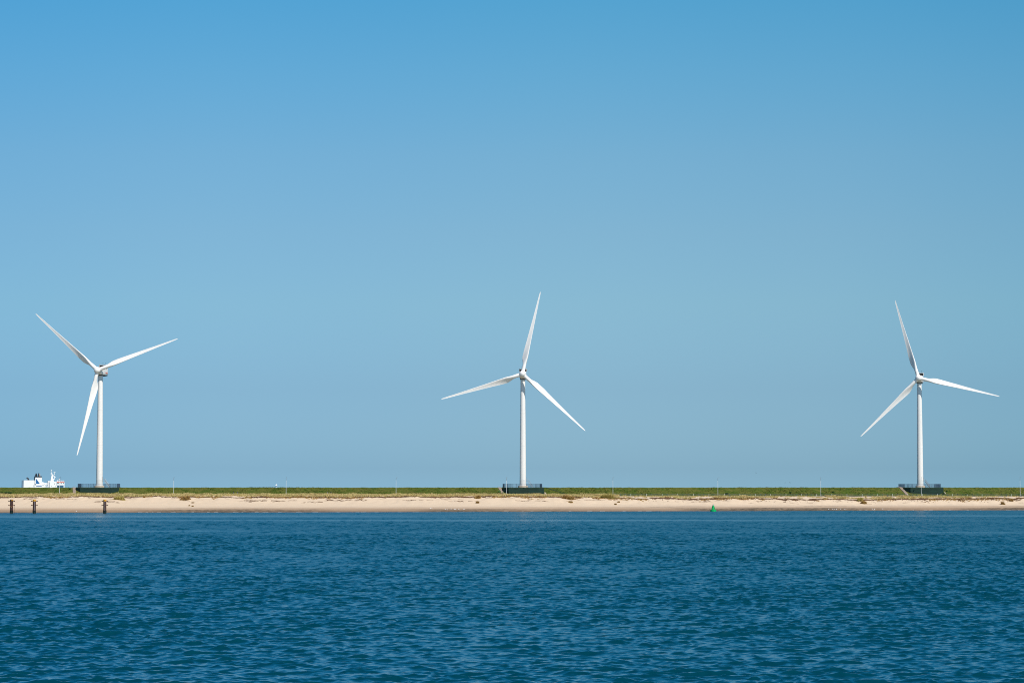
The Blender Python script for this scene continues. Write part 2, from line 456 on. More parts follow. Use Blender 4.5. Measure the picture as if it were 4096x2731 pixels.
# service road along the foot of the dike
X, Yr = np.tile(xs, (5, 1)), np.array([y_base(xs) - 5.2 + k*0.9 for k in range(5)])
Zr = land_z(X.ravel(), Yr.ravel()).reshape(X.shape)
Zr = np.tile(np.convolve(np.pad(Zr.mean(0), 4, mode='edge'), np.ones(9)/9, mode='valid'), (5, 1)) + 0.22
road = grid_object('road', X, Yr, Zr, M['asphalt'])
tag(road, kind='structure')

# ------------------------------------------------------------------ the water: one sheet, fine in front of the camera, coarse far off
# long foam-pale streaks on the far water: photograph row, from, to, half thickness in rows, strength
STREAKS = [(2081,1480,2030,1.6,0.9),(2080,2280,2700,1.6,1.0),(2065,2250,2480,1.2,0.7),(2062,2900,3180,1.5,0.6),(2093,300,700,2.0,0.5),(2123,0,1100,4.0,0.55),(2163,0,260,2.5,0.5),(2096,2250,2600,2.5,0.6),(2047,3950,4150,1.0,0.6),(2085,900,1350,1.5,0.5)]
def water():
    ysteps = []
    y = 132.0
    while y < 1330:
        ysteps.append(y); y += 0.125*(y/132.0)**1.15
    yy = np.array([-400., -100., 0., 60., 100., 120.] + ysteps + [1500., 2000., 3000., 6000., 20000., 90000.])
    nfar, nnear = 6, 6
    inner = np.linspace(-1, 1, 1051)
    R = len(yy)
    fine = (yy > 125) & (yy < 1400)
    half = np.clip(yy, 120, 1400)*0.222 + 4
    X = half[:, None]*inner[None, :]
    out = np.concatenate([np.arange(1, 171)*0.3, np.array([60., 400., 2500., 30000.])])       # open water to either side
    X = np.concatenate([-(half[:, None] + out[None, ::-1]), X, half[:, None] + out[None, :]], 1)
    Y = np.tile(yy[:, None], (1, X.shape[1])).astype(np.float32)
    X = X.astype(np.float32)
    dy = np.gradient(yy).astype(np.float32)
    dx = (half*2/1050).astype(np.float32)
    Z = np.zeros_like(X); OX = np.zeros_like(X); OY = np.zeros_like(X)
    # wind lanes: long, thin calmer streaks lying across the view
    lane = fbm(X*0.0022 + 5, Y*0.017, 4, 21)
    calm = np.clip((lane - 0.05)*2.5, 0, 1)*np.clip((Y - 430)/250, 0.12, 1)*np.clip((1120 - Y)/120, 0, 1)
    for row, p0, p1, th_, k in STREAKS:
        yc_ = CAMH*FPX/(row - YH); x0_, x1_ = (p0-CX)/FPX*yc_, (p1-CX)/FPX*yc_
        wob = 5.0*fbm(X*0.02 + row, Y*0 + 0.5, 3, 60)
        env = np.clip((X - x0_)/25, 0, 1)*np.clip((x1_ - X)/25, 0, 1)*(0.65 + 0.7*vnoise(X*0.15, Y*0 + row, 61))
        calm = np.maximum(calm, k*env*np.exp(-((Y - yc_ - wob)/(th_*yc_**2/(CAMH*FPX)))**2))
    calm = calm.astype(np.float32)
    gust = (1 + 0.45*fbm(X*0.012, Y*0.006, 3, 33) + 0.30*fbm(X*0.06, Y*0.035, 3, 34)).astype(np.float32)
    amp_mod = (1 - 0.75*calm)*gust
    ncomp = 130
    kept = np.zeros(R)
    total = 0.0
    rng = np.random.default_rng(4)
    mss = 0.076
    for i in range(ncomp):
        lam = 0.30*(4.9/0.30)**((i + rng.random())/ncomp)
        th = rng.normal(0, 0.62) + 0.12                     # mostly travelling towards/away from the camera
        if rng.random() < 0.35: th += math.pi
        k = 2*math.pi/lam
        kx, ky = k*math.sin(th), k*math.cos(th)
        w = 1.3 - 0.7*abs(math.log(lam/1.25))/math.log(5)
        s = math.sqrt(2*mss/ncomp)*w
        a = s/k
        ph = rng.random()*2*math.pi
        step = np.maximum(dy*abs(math.cos(th)), dx*abs(math.sin(th)))
        fade = np.clip((lam/step - 2.0)/1.2, 0, 1)*fine
        kept += fade**2*s*s/2; total += s*s/2
        rws = np.nonzero(fade > 0)[0]
        if len(rws) == 0: continue
        r0, r1 = rws[0], rws[-1] + 1
        c0, c1 = 4, X.shape[1]-4
        P = kx*X[r0:r1, c0:c1] + ky*Y[r0:r1, c0:c1] + ph
        A = a*fade[r0:r1, None]*amp_mod[r0:r1, c0:c1]
        sn = np.sin(P)
        Z[r0:r1, c0:c1] += A*np.cos(P)
        OX[r0:r1, c0:c1] -= A*sn*(kx/k)*1.3
        OY[r0:r1, c0:c1] -= A*sn*(ky/k)*1.3
    near = np.clip((y_shore(X.ravel()).reshape(X.shape) - Y)/12, 0.5, 1)
    Z *= near
    o = grid_object('water', X + OX, Y + OY, Z, M['water'])
    lost = np.clip(0.0006 + 0.16*(total - kept), 0.0006, 0.05)
    rough = np.sqrt(np.sqrt(lost))[:, None]*(1 - 0.35*calm)
    a = o.data.attributes.new('fine_chop', 'FLOAT', 'POINT')
    a.data.foreach_set('value', np.clip(rough, 0, 0.6).astype(np.float32).ravel())
    return tag(o, kind='structure')
water()

# ------------------------------------------------------------------ wind turbines
def section(c, beta, r, thick, camber):
    """closed aerofoil ring at radius r, leading edge to +x, pressure side to -y"""
    pts = []
    xsn = [0.5*(1-math.cos(math.pi*k/12)) for k in range(13)]
    def th(x): return 5*thick*(0.2969*math.sqrt(x) - 0.126*x - 0.3516*x*x + 0.2843*x**3 - 0.1030*x**4)
    def cam_(x): return camber*4*x*(1-x)
    up = [(x, th(x) + cam_(x)) for x in xsn]
    lo = [(x, -th(x)*0.85 + cam_(x)*1.25) for x in xsn[1:-1]][::-1]
    for x, y in up + lo: pts.append(((0.30 - x)*c, y*c))
    return [(math.cos(beta)*x + math.sin(beta)*y, -math.sin(beta)*x + math.cos(beta)*y) for x, y in pts]

def make_blade(phi, hub):
    b = MB()
    rs = [0.9, 1.6, 2.4, 3.4, 4.5, 5.6, 6.8, 8.0, 9.2, 10.5, 12, 14, 17, 20, 24, 28, 32, 36, 39.5, 42, 43.6, 44.5, 44.9, 45.0]
    cpts = [(0,1.9),(3,1.9),(5,2.3),(7,3.4),(9.2,4.1),(11,3.9),(17.5,2.9),(24,2.25),(32,1.50),(40,0.95),(43.5,0.68),(44.5,0.45),(45,0.12)]
    bpts = [(0,35),(9.5,35),(12,29),(17,21),(24,14.5),(32,10),(45,6)]
    tpts = [(0,1.0),(3,1.0),(6,0.62),(9,0.38),(14,0.27),(22,0.21),(45,0.15)]
    n = 24
    R = Matrix.Rotation(math.pi/2 - phi, 4, 'Y')
    rings = []
    for r in rs:
        c = float(np.interp(r, *zip(*cpts)))*(0.87 if r > 5.5 else 0.95); be = math.radians(float(np.interp(r, *zip(*bpts))))
        t = float(np.interp(r, *zip(*tpts)))
        w = min(1, max(0, (r-3.0)/5.0)); w = w*w*(3-2*w)
        air = section(c, be, r, t, 0.075 if r < 20 else 0.055)
        ring = []
        for k in range(n):
            ang = -2*math.pi*k/n if False else 2*math.pi*k/n
            # circle points in the same order as the aerofoil: leading edge, suction side, trailing edge, pressure side
            cx, cy = 0.95*math.cos(ang), 0.95*math.sin(ang)
            cx2, cy2 = math.cos(be)*cx + math.sin(be)*cy, -math.sin(be)*cx + math.cos(be)*cy
            ax, ay = air[k]
            x, y = cx2*(1-w) + ax*w, cy2*(1-w) + ay*w
            y -= 0.012*r + 0.0008*max(0, r-15)**2*0.5            # cone and bend towards the wind
            ring.append(R @ Vector((x, y, r)))
        rings.append(ring)
    b.loft(rings)
    return b

def turbine(D, px, hub_px, hub_row, yaw, phis, label, logo):
    base = at(px, 1948.0, D); base.z = CAMH + 0.25
    hub = at(hub_px, hub_row, D - 4.3)
    H = hub.z - base.z
    t = thing('wind_turbine', label, 'wind turbine', base, 0, 'white wind turbines along the dike')
    f = MB(); f.lathe([(2.55,-0.6),(2.55,0.80),(2.50,0.88),(1.9,0.90)], 40); f.build('foundation', M['concrete'], t, True)
    top = H - 2.4
    tw = MB()
    prof = [(1.72,0.9)]
    for k in range(1, 13):
        z = 4.1 + (top-4.1)*k/12
        rr = 1.68 - 0.45*(k/12)**1.15
        if k in (4, 8): prof += [(rr+0.004, z-0.12),(rr+0.03, z-0.10),(rr+0.03, z+0.10),(rr+0.002, z+0.12)]
        else: prof.append((rr, z))
    prof.insert(1, (1.68, 4.1))
    tw.lathe(prof[1:], 48); tw.build('tower', M['tower'], t, True)
    tb = MB(); tb.lathe([(1.86,0.9),(1.86,1.08),(1.74,1.10),(1.70,4.06),(1.70,4.1)], 48); tb.build('tower_base', M['towerbase'], t, True)
    # door on the right-hand side with its steel stair
    d = MB(); d.box(1.66,1.78,-0.45,0.45,3.4,5.5); d.build('door', M['grey'], t)
    s = MB()
    s.box(1.75,2.75,-0.6,0.6,3.28,3.36)
    for k in range(14):
        a = k/13
        s.box(2.75+a*2.3,2.75+a*2.3+0.24,-0.55,0.55,3.2-a*3.1,3.24-a*3.1)
    for yy in (-0.6,0.6):
        s.tube([(2.7,yy,3.25),(5.15,yy,0.0)],0.09,6)
        s.tube([(1.8,yy,4.35),(2.8,yy,4.35),(5.25,yy,1.05)],0.05,6)
        for k in range(6):
            a = k/5; s.tube([(2.75+a*2.4,yy,3.25-a*3.2),(2.75+a*2.4,yy,4.35-a*3.25)],0.035,5)
    s.build('stair', M['grey'], t)
    # nacelle, turned into the wind
    Rz = Matrix.Rotation(yaw, 4, 'Z')
    hub_l = Vector((hub.x-base.x, hub.y-base.y, H))
    axis = Rz @ Vector((0,-1,0))
    T = Matrix.Translation(Vector((0,0,H))) @ Rz
    n = MB(); rings = []
    for y, w, z0, z1 in ((-3.0,1.35,-1.5,1.2),(-2.7,1.6,-1.9,1.5),(-1.5,1.75,-2.25,1.62),(0.5,1.82,-2.4,1.68),(4.5,1.82,-2.4,1.68),(7.4,1.78,-2.3,1.6),(8.1,1.62,-2.1,1.4),(8.35,1.3,-1.8,1.1)):
        ring = []
        for k in range(28):
            a = 2*math.pi*k/28
            ca, sa = math.cos(a), math.sin(a)
            e = 0.42
            xx = w*math.copysign(abs(ca)**e, ca); zz = (z0+z1)/2 + (z1-z0)/2*math.copysign(abs(sa)**e, sa)
            ring.append(T @ Vector((xx, y, zz)))
        rings.append(ring)
    n.loft(rings); nac = n.build('nacelle', M['white'], t, True, 50)
    u = MB(); u.box(-1.5,1.5,-1.8,7.6,-2.62,-2.42,T); u.box(-0.5,0.5,4.6,6.2,-2.75,-2.63,T); u.build('underside_tray', M['darkgrey'], nac)
    # cooler on the roof: white frame round a black grille
    ck = MB(); ck.box(-1.92,1.92,4.45,5.6,1.75,3.0,T); cool = ck.build('cooler', M['black'], t)
    fr = MB()
    fr.box(-2.10,-1.95,4.3,5.8,1.5,3.15,T); fr.box(1.95,2.10,4.3,5.8,1.5,3.15,T); fr.box(-2.10,2.10,4.3,5.8,3.15,3.25,T)
    fr.build('frame', M['white'], cool)
    for xx in (-0.6, 0.9):
        an = MB(); an.tube([T @ Vector((xx,6.2,1.6)), T @ Vector((xx,6.2,4.4))],0.045,6)
        an.tube([T @ Vector((xx-0.2,6.2,4.3)), T @ Vector((xx+0.2,6.2,4.3))],0.05,6)
        an.build('wind_sensor', M['darkgrey'], t)
    if logo:
        cu = bpy.data.curves.new('logo', 'FONT'); cu.body = 'eneco'; cu.size = 1.5; cu.extrude = 0.01; cu.align_x = 'CENTER'
        tmp = bpy.data.objects.new('logo_text', cu); C.objects.link(tmp)
        dg = bpy.context.evaluated_depsgraph_get()
        me = bpy.data.meshes.new_from_object(tmp.evaluated_get(dg))
        bpy.data.objects.remove(tmp, do_unlink=True)
        me.transform(T @ Matrix.Translation((1.87, 4.6, -1.4)) @ Matrix.Rotation(math.pi/2, 4, 'Z') @ Matrix.Rotation(math.pi/2, 4, 'X'))
        me.materials.clear(); me.materials.append(M['logo'])
        lo = bpy.data.objects.new('logo', me); C.objects.link(lo); lo.parent = nac
    # rotor
    TR = Matrix.Translation(hub_l) @ Rz @ Matrix.Rotation(math.radians(-5), 4, 'X')
    h = MB(); rings = []
    for y, r in ((1.5,1.45),(1.2,1.62),(0.3,1.72),(-0.6,1.70),(-1.2,1.58),(-1.7,1.32),(-2.05,0.95),(-2.28,0.5),(-2.36,0.08)):
        rings.append([TR @ Vector((r*math.cos(2*math.pi*k/32), y, r*math.sin(2*math.pi*k/32))) for k in range(32)])
    h.loft(rings)
    for ph in phis:
        Rb = TR @ Matrix.Rotation(math.pi/2 - math.radians(ph), 4, 'Y')
        h.loft([[Rb @ Vector((r*math.cos(2*math.pi*k/20), r*math.sin(2*math.pi*k/20), z)) for k in range(20)] for r, z in ((1.25,0.3),(1.12,1.5),(1.0,1.9),(0.99,2.7),(0.94,2.72))])
    h.build('hub', M['white'], t, True, 50)
    for ph in phis:
        b = make_blade(math.radians(ph), hub_l)
        b.v = [tuple(TR @ Vector(p)) for p in b.v]
        b.build('blade', M['white'], t, True, 60)
    return t, base

TURB = [
    (D1, 397.5, 390.0, 1480.5, math.radians(-7.6), (138.7, 20.6, 258.4), 'white wind turbine nearest the ship, with orange lettering on its nacelle', True),
    (D2, 2091.5, 2089.7, 1495.5, math.radians(-1.2), (77.6, 197.3, 317.5), 'white wind turbine at the middle of the dike, one blade pointing up', False),
    (D3, 3681.0, 3674.0, 1511.6, math.radians(-13.8), (106.2, 346.2, 225.5), 'white wind turbine with a lamp post standing in front of its tower', False)]
bases = []
for args in TURB:
    bases.append(turbine(*args)[1])

# ------------------------------------------------------------------ platforms: board wall, fence, stairs
WALL = [(-11.0, 9.0), (-11.0, -9.8), (-8.3, -13.2), (7.3, -13.2), (10.6, -9.8), (10.6, 9.0)]
def ring_points(path, step):
    out = []
    for (x0,y0),(x1,y1) in zip(path[:-1], path[1:]):
        L = math.hypot(x1-x0, y1-y0); n = max(1, round(L/step))
        out += [(x0+(x1-x0)*k/n, y0+(y1-y0)*k/n) for k in range(n)]
    return out + [path[-1]]
NEAR = ['under the wind turbine beside the ship', 'under the wind turbine at the middle of the dike', 'under the wind turbine with a lamp post in front']
BESIDE = ['left of the platform wall by the ship', 'left of the middle platform wall', 'left of the rightmost platform wall']
def platform(i, base):
    w = thing('retaining_wall', 'dark green board wall ' + NEAR[i], 'wall', (base.x, base.y, 0), math.atan(_cs)*0.3, 'board walls of the turbine platforms')
    zt = CAMH + 0.02
    wb = MB(); nb = 16
    for k in range(nb):
        z1 = zt - k*0.33; z0 = z1 - 0.30
        o = 0.03*(k % 2)
        p = [(x*(1+o/11), y*(1+o/13.2)) for x, y in WALL]
        q = [(x*0.975, y*0.97 if y < 0 else y) for x, y in WALL]
        for (a, b), (c, d) in zip(zip(p[:-1], p[1:]), zip(q[:-1], q[1:])):
            wb.add([(a[0],a[1],z0),(b[0],b[1],z0),(b[0],b[1],z1),(a[0],a[1],z1),(c[0],c[1],z0),(d[0],d[1],z0),(d[0],d[1],z1),(c[0],c[1],z1)],
                   [(0,1,2,3),(4,7,6,5),(3,2,6,7),(0,4,5,1),(1,5,6,2),(0,3,7,4)])
    wb.build('boards', M['wall'], w)
    bk = MB()
    q = [(x*0.974, y*0.968 if y < 0 else y) for x, y in WALL]
    for a, b in zip(q[:-1], q[1:]):
        bk.add([(a[0],a[1],zt-5.3),(b[0],b[1],zt-5.3),(b[0],b[1],zt-0.01),(a[0],a[1],zt-0.01)], [(0,1,2,3)])
    bk.build('backing', M['darkgrey'], w)
    tp = MB()
    tp.add([(x*0.97, y*0.965 if y < 0 else y, zt+0.10+0.0*k) for k, (x, y) in enumerate(WALL)], [tuple(range(6))])
    tp.build('turf', M['dike'], w)
    rg = MB()
    for (x, y) in ring_points([(x*0.97, y*0.965) for x, y in WALL], 0.16):
        for k in range(2):
            a = random.uniform(0, 6.28); hh = random.uniform(0.15, 0.42)
            dx, dy = math.cos(a)*0.10, math.sin(a)*0.10
            rg.add([(x-dx,y-dy,zt),(x+dx,y+dy,zt),(x+random.uniform(-.15,.15),y+random.uniform(-.15,.15),zt+hh)], [(0,1,2)])
    rg.build('grass_rim', M['grass'], w, fix=False)
    eb = MB(); eb.prism([(10.7, zt-3.6),(12.1, zt-3.6),(11.0, zt-2.2),(10.7, zt-2.2)], -11.4, -10.9); eb.build('end_block', M['concrete'], w)
    # fence round the platform
    fn = thing('platform_fence', 'blue grey steel fence ' + NEAR[i], 'fence', (base.x, base.y, zt+0.1), math.atan(_cs)*0.3, 'fences round the turbine platforms')
    path = [(-10.2, 8.5), (-10.2, -7.0), (-7.0, -12.0), (6.4, -12.0), (9.7, -7.0), (9.7, 8.5), (-10.2, 8.5)]
    hgt = 2.0
    posts = ring_points(path, 2.6)
    for x, y in posts[:-1]:
        p = MB(); p.box(x-0.06,x+0.06,y-0.06,y+0.06,-0.4,hgt+0.05); p.build('post', M['fence'], fn)
    wire = MB()
    for x, y in ring_points(path, 0.17)[:-1]: wire.tube([(x,y,0.05),(x,y,hgt)],0.014,4,False)
    for z in (0.15, 1.0, hgt-0.03):
        wire.tube([(x,y,z) for x, y in path],0.022,4,False)
    wire.build('wire_panel', M['fence'], fn)
    # concrete stairs beside the wall, running down the dike
    st = thing('concrete_stairs', 'brown concrete stairs on the grass ' + BESIDE[i], 'stairs', (base.x, base.y, 0), 0, 'stairs beside the platform walls')
    sm = MB(); n = 20
    p0, p1 = Vector((-12.7,-2.6)), Vector((-9.9,-16.6))
    for k in range(n):
        a = p0.lerp(p1, k/n); b = p0.lerp(p1, (k+1)/n)
        z = float(land_z(base.x+a.x, base.y+a.y)[0]) + 0.22
        sm.add([(a.x-0.75,a.y,z),(a.x+0.75,a.y,z),(b.x+0.75,b.y,z),(b.x-0.75,b.y,z),(a.x-0.75,a.y,z-0.5),(a.x+0.75,a.y,z-0.5),(b.x+0.75,b.y,z-0.5),(b.x-0.75,b.y,z-0.5)],
               [(0,1,2,3),(4,7,6,5),(0,4,5,1),(1,5,6,2),(2,6,7,3),(3,7,4,0)])
    sm.build('steps', M['stairs'], st)
    hr = MB()
    for xx in (-13.2, -11.7): hr.tube([(xx,-1.2,CAMH-0.2),(xx,-1.2,CAMH+0.75)],0.04,6)
    hr.tube([(-13.2,-1.2,CAMH+0.75),(-11.7,-1.2,CAMH+0.75)],0.04,6)
    hr.build('handrail', M['grey'], st)
    nb_ = MB(); nb_.box(-11.75,-11.25,-2.6,-2.1,CAMH-1.2,CAMH+0.05); nb_.build('newel_block', M['concrete'], st)
for i, b in enumerate(bases): platform(i, b)

# dark narrow strip running down the dike right of the middle platform
def slope_strip():
    m = MB(); pts = []
    for k in range(25):
        a = k/24
        pts.append((2176 + 92*a, y_base(20) + 12.6 - a*11.8))
    lo, hi = [], []
    for px, Y in pts:
        x = (px-CX)/FPX*Y; Y = Y + (x-20)*_cs
        for d, l in ((-0.5, lo), (0.5, hi)):
            l.append((x + 0.1*d, Y + d, float(land_z(x, Y+d)[0]) + 0.12))
    n = len(lo)
    m.add(lo+hi, [(k, k+1, n+k+1, n+k) for k in range(n-1)])
    o = m.build('slope_strip', mat('dark_slope_strip', (0.012,0.03,0.012), 0.9, var=0.3), fix=True)
    tag(o, kind='structure')
slope_strip()

# ------------------------------------------------------------------ lamp posts along the service road
LAMPS = [(241, 'thin grey lamp post in front of the white ship'),
         (697, 'thin pale lamp post alone on the grass, next right of the lettered turbine'),
         (1146, 'thin pale lamp post right beside the small white mast top on the dike'),
         (1585, 'thin pale lamp post with its arm bent right, next left of the middle platform'),
         (2026, 'thin pale lamp post standing against the dark wall of the middle platform'),
         (2451, 'thin pale lamp post beside the big straw coloured dune grass mound'),
         (2870, 'thin pale lamp post just above the green buoy'),
         (3281, 'thin pale lamp post midway between the green buoy and the rightmost turbine'),
         (3682, 'thin pale lamp post standing in front of the rightmost turbine tower'),
         (4077, 'rightmost thin lamp post above the driftwood log')]
def lamp_proto():
    t = thing('lamp_post', LAMPS[0][1], 'lamp post', (0,0,0), 0, 'lamp posts along the dike road')
    p = MB(); p.tube([(0,0,-0.5),(0,0,1.6),(0,0,7.9)],[0.105,0.085,0.065],10); p.build('pole', M['lamp'], t, True)
    a = MB(); a.tube([(0,0,7.9),(0,0,9.0),(0.05,0.0,9.25),(0.25,0,9.38)],[0.07,0.065,0.06,0.055],8); a.build('arm', M['grey'], t, True)
    h = MB(); h.prism([(0.1,9.30),(0.85,9.40),(0.85,9.50),(0.35,9.56),(0.1,9.48)], -0.16, 0.16); h.build('lamp_head', M['grey'], t)
    return t
proto = lamp_proto()
for i, (px, lab) in enumerate(LAMPS):
    Y = 1270.0
    for _ in range(4):
        x = (px-CX)/FPX*Y; Y = float(y_base(x)) - 2.0
    o = proto if i == 0 else copy_tree(proto)
    g = float(land_z(x, Y)[0])
    o.location = (x, Y, g)
    o['label'] = lab
    s = (zrow(1908.5 if px < 4000 else 1907.5, Y) - g)/9.55
    o.scale = (1, 1, s)
    o.rotation_euler = (0, 0, {1585: 0.1, 2870: 0.15}.get(px, 1.25))

# pairs of dark posts at the foot of the dike
for i, (px, lab) in enumerate(((941, 'short black post, left one of the pair left of the small white mast top'),
                 (956.5, 'short black post, right one of the pair left of the small white mast top'),
                 (1308, 'short dark post, left one of the pair near the middle of the dike'),
                 (1322.5, 'short dark post, right one of the pair near the middle of the dike'))):
    x = (px-CX)/FPX*1290; Y = float(y_base(x)) - 0.6
    g = float(land_z(x, Y)[0])
    t = thing('marker_post', lab, 'post', (x, Y, g), 0, 'dark posts in pairs at the dike foot')
    m = MB(); m.lathe([(0.24,-0.3),(0.24,1.35),(0.2,1.45),(0.08,1.5)], 14); m.build('post_body', M['black'], t, True)
    m = MB(); m.box(0.06,0.2,-0.27,-0.245,0.25,1.2); m.build('reflector', M['lantern'], t)

# long wire fence at the foot of the dike, right half
def wire_fence():
    x0, x1 = (2462-CX)/FPX*1310, (4230-CX)/FPX*1372
    t = thing('wire_fence', 'long low wire fence with thin posts along the foot of the dike', 'fence', (x0, float(y_base(x0))-6.2, 0))
    def loc(x):
        Y = float(y_base(x)) - 6.2
        return x - x0, Y - t.location.y, float(land_z(x, Y)[0])
    n = 88
    P = [loc(x0 + (x1-x0)*k/n) for k in range(n+1)]
    for k, p in enumerate(P):
        m = MB(); hh = 1.25 + 0.25*random.random()
        m.box(p[0]-0.05,p[0]+0.05,p[1]-0.05,p[1]+0.05,p[2]-0.3,p[2]+hh); m.build('post', M['lamp'] if k % 3 == 0 else M['fence'], t)
    w = MB()
    for z in (0.3, 0.6, 0.9, 1.2): w.tube([(p[0],p[1],p[2]+z) for p in P], 0.022 if z < 1.1 else 0.035, 4, False)
    w.build('wire', M['fence'], t)
wire_fence()

# small white stone by the road
p = at(2577, 1990, float(y_base((2577-CX)/FPX*1320)) - 7.0)
m = MB(); m.add([(-0.6,-0.3,-0.6),(0.75,-0.3,-0.6),(0.7,0.4,-0.6),(-0.6,0.4,-0.6),(-0.55,-0.15,0.55),(-0.05,-0.2,0.6),(0.0,0.2,0.55),(-0.5,0.25,0.6)],
                [(0,1,5,4),(1,2,6,5),(2,3,7,6),(3,0,4,7),(4,5,6,7),(0,3,2,1)])
tag(m.build('white_stone', M['strip'], loc=p), 'small white wedge shaped stone by the wire fence', 'stone')

# ------------------------------------------------------------------ grass: turf on the dike, marram on the dune edge
def blades_mesh(name, P, hgt, width, per, material, spread, droop=0.5):
    """P: (n,3) tuft positions; each tuft gets `per` two-piece blades"""
    n = len(P); N = n*per
    base = np.repeat(P, per, 0); H = np.repeat(hgt, per)*RNG.uniform(0.55, 1.1, N)
    a = RNG.uniform(0, 2*np.pi, N); lean = RNG.uniform(0.05, 0.9, N)*droop
    sp = np.repeat(spread, per)*np.sqrt(RNG.random(N))*0.5
    bx = base[:,0] + np.cos(a)*sp; by = base[:,1] + np.sin(a)*sp; bz = base[:,2] - 0.04
    out = np.stack([np.cos(a), np.sin(a)], 1)
    b = RNG.uniform(0, 2*np.pi, N); w = np.repeat(width, per)*RNG.uniform(0.6, 1.2, N)
    wx, wy = np.cos(b)*w*0.5, np.sin(b)*w*0.5
    mx, my, mz = bx + out[:,0]*lean*H*0.35, by + out[:,1]*lean*H*0.35, bz + H*0.62
    tx, ty, tz = bx + out[:,0]*lean*H, by + out[:,1]*lean*H, bz + H*(1-0.35*lean)
    V = np.stack([np.stack([bx-wx,by-wy,bz],1), np.stack([bx+wx,by+wy,bz],1), np.stack([mx+wx*0.8,my+wy*0.8,mz],1), np.stack([mx-wx*0.8,my-wy*0.8,mz],1),
                  np.stack([tx,ty,tz],1)], 1).reshape(-1,3).astype(np.float32)
    i = np.arange(N)*5
    me = bpy.data.meshes.new(name)
    loops = np.stack([i,i+1,i+2,i+3,i+3,i+2,i+4],1).ravel().astype(np.int32)
    starts = np.stack([np.arange(N)*7, np.arange(N)*7+4],1).ravel().astype(np.int32)
    me.vertices.add(len(V)); me.vertices.foreach_set('co', V.ravel())
    me.loops.add(len(loops)); me.loops.foreach_set('vertex_index', loops)
    me.polygons.add(len(starts)); me.polygons.foreach_set('loop_start', starts)
    me.update(calc_edges=True)
    me.materials.append(material)
    o = bpy.data.objects.new(name, me); C.objects.link(o)
    return o

def inside_platform(x, y):
    m = np.zeros_like(x, bool)
    for b in bases:
        m |= (np.abs(x-b.x) < 10.9) & (y - b.y > -13.4)
        m |= (np.abs(x-b.x+11.3) < 2.0) & (np.abs(y-b.y+9) < 8.5)
    return m
n = 17000
x = RNG.uniform(-285, 310, n); t = RNG.random(n)*1.06
y = y_base(x) + (DIKE_W+0.6)*t
keep = ~inside_platform(x, y); x, y = x[keep], y[keep]
h = 0.14 + 0.24*np.clip(fbm(x*0.12, y*0.12, 3, 40) + 0.5, 0, 1.2)
keep = y < y_crest(x) - 0.2; x, y, h = x[keep], y[keep], h[keep]
g = blades_mesh('dike_grass', np.stack([x, y, land_z(x, y)], 1), h, np.full_like(x, 0.20), 6, M['grass'], np.full_like(x, 1.1), 0.8)
tag(g, 'rough green grass covering the dike slope', 'grass', kind='stuff')

n = 9000
x = RNG.uniform(-285, 310, n)
Yk, Zk = key_profile(x)
u = RNG.random(n)
px = px_of(x)
back = np.where(px > 2470, 7.4, 3.0)
y = Yk[5] - 1.0 + u*((Yk[7]-back) - Yk[5] + 1.0)
dens = fbm(x*0.06, y*0.08, 3, 50) + 0.7*fbm(x*0.33, y*0.33, 2, 51)
thr = np.where(px > 2470, -0.05, -0.55) + np.where(u < 0.25, 0.4, 0)
keep = dens > thr
x, y, u = x[keep], y[keep], u[keep]; px = px[keep]
h = (0.70 + 0.95*np.clip(fbm(x*0.22, y*0.22, 2, 60)+0.3, 0, 1.2))*np.where(px > 2470, 0.8, 1.0)
g = blades_mesh('dune_grass', np.stack([x, y, land_z(x, y)], 1), h, np.full_like(x, 0.12), 30, M['marram'], np.full_like(x, 1.3), 1.1)
tag(g, 'straw coloured dune grass growing in a band above the sand', 'dune grass', kind='stuff')

# dry brown scrub slumping over the eroded edge
n = 4600
x = RNG.uniform(-285, 310, n); Yk, Zk = key_profile(x)
y = Yk[5] - 0.6 + RNG.normal(0, 1.0, n) - np.abs(RNG.normal(0, 2.6, n))*(RNG.random(n) < 0.5)
k = fbm(x*0.05, y*0.02, 3, 90) + 0.8*fbm(x*0.25, y*0.1, 2, 91) > 0.08
x, y = x[k], y[k]
g = blades_mesh('dry_scrub', np.stack([x, y, land_z(x, y)], 1), RNG.uniform(0.3, 0.8, len(x)), np.full_like(x, 0.12), 22, M['brownclump'], np.full_like(x, 0.9), 1.4)
tag(g, 'dry brown scrub slumping over the eroded sand edge', 'scrub', kind='stuff')

# thin broken line of foam where the water meets the sand
def surf():
    m = MB(); xx = -270.0
    while xx < 300:
        if fbm(np.array([xx*0.02]), np.array([2.0]), 3, 95)[0] > -0.02:
            L = random.uniform(0.5, 3.0); ys = float(y_shore(np.array([xx]))[0]); k = max(3, int(L/0.4))
            lo, hi = [], []
            for j in range(k+1):
                a = j/k; ww = 0.35*math.sin(math.pi*min(max(a, 0.04), 0.96))*random.uniform(0.4, 1.2)
                X_ = xx + L*a; c_ = float(y_shore(np.array([X_]))[0]) - 0.9 + 0.25*random.uniform(-1, 1)
                lo.append((X_, c_ - ww, 0.10)); hi.append((X_, c_ + ww, 0.12))
            top = [((p[0]+q[0])/2, (p[1]+q[1])/2, 0.13) for p, q in zip(lo, hi)]
            n_ = len(lo)
            m.add(lo + top + hi, [(j, j+1, n_+j+1, n_+j) for j in range(n_-1)] + [(n_+j, n_+j+1, 2*n_+j+1, 2*n_+j) for j in range(n_-1)])
            xx += L
        xx += random.uniform(0.5, 9.0)
    tag(m.build('surf', M['gull'], fix=False), 'thin broken line of white foam along the waterline', 'foam', kind='stuff')
surf()

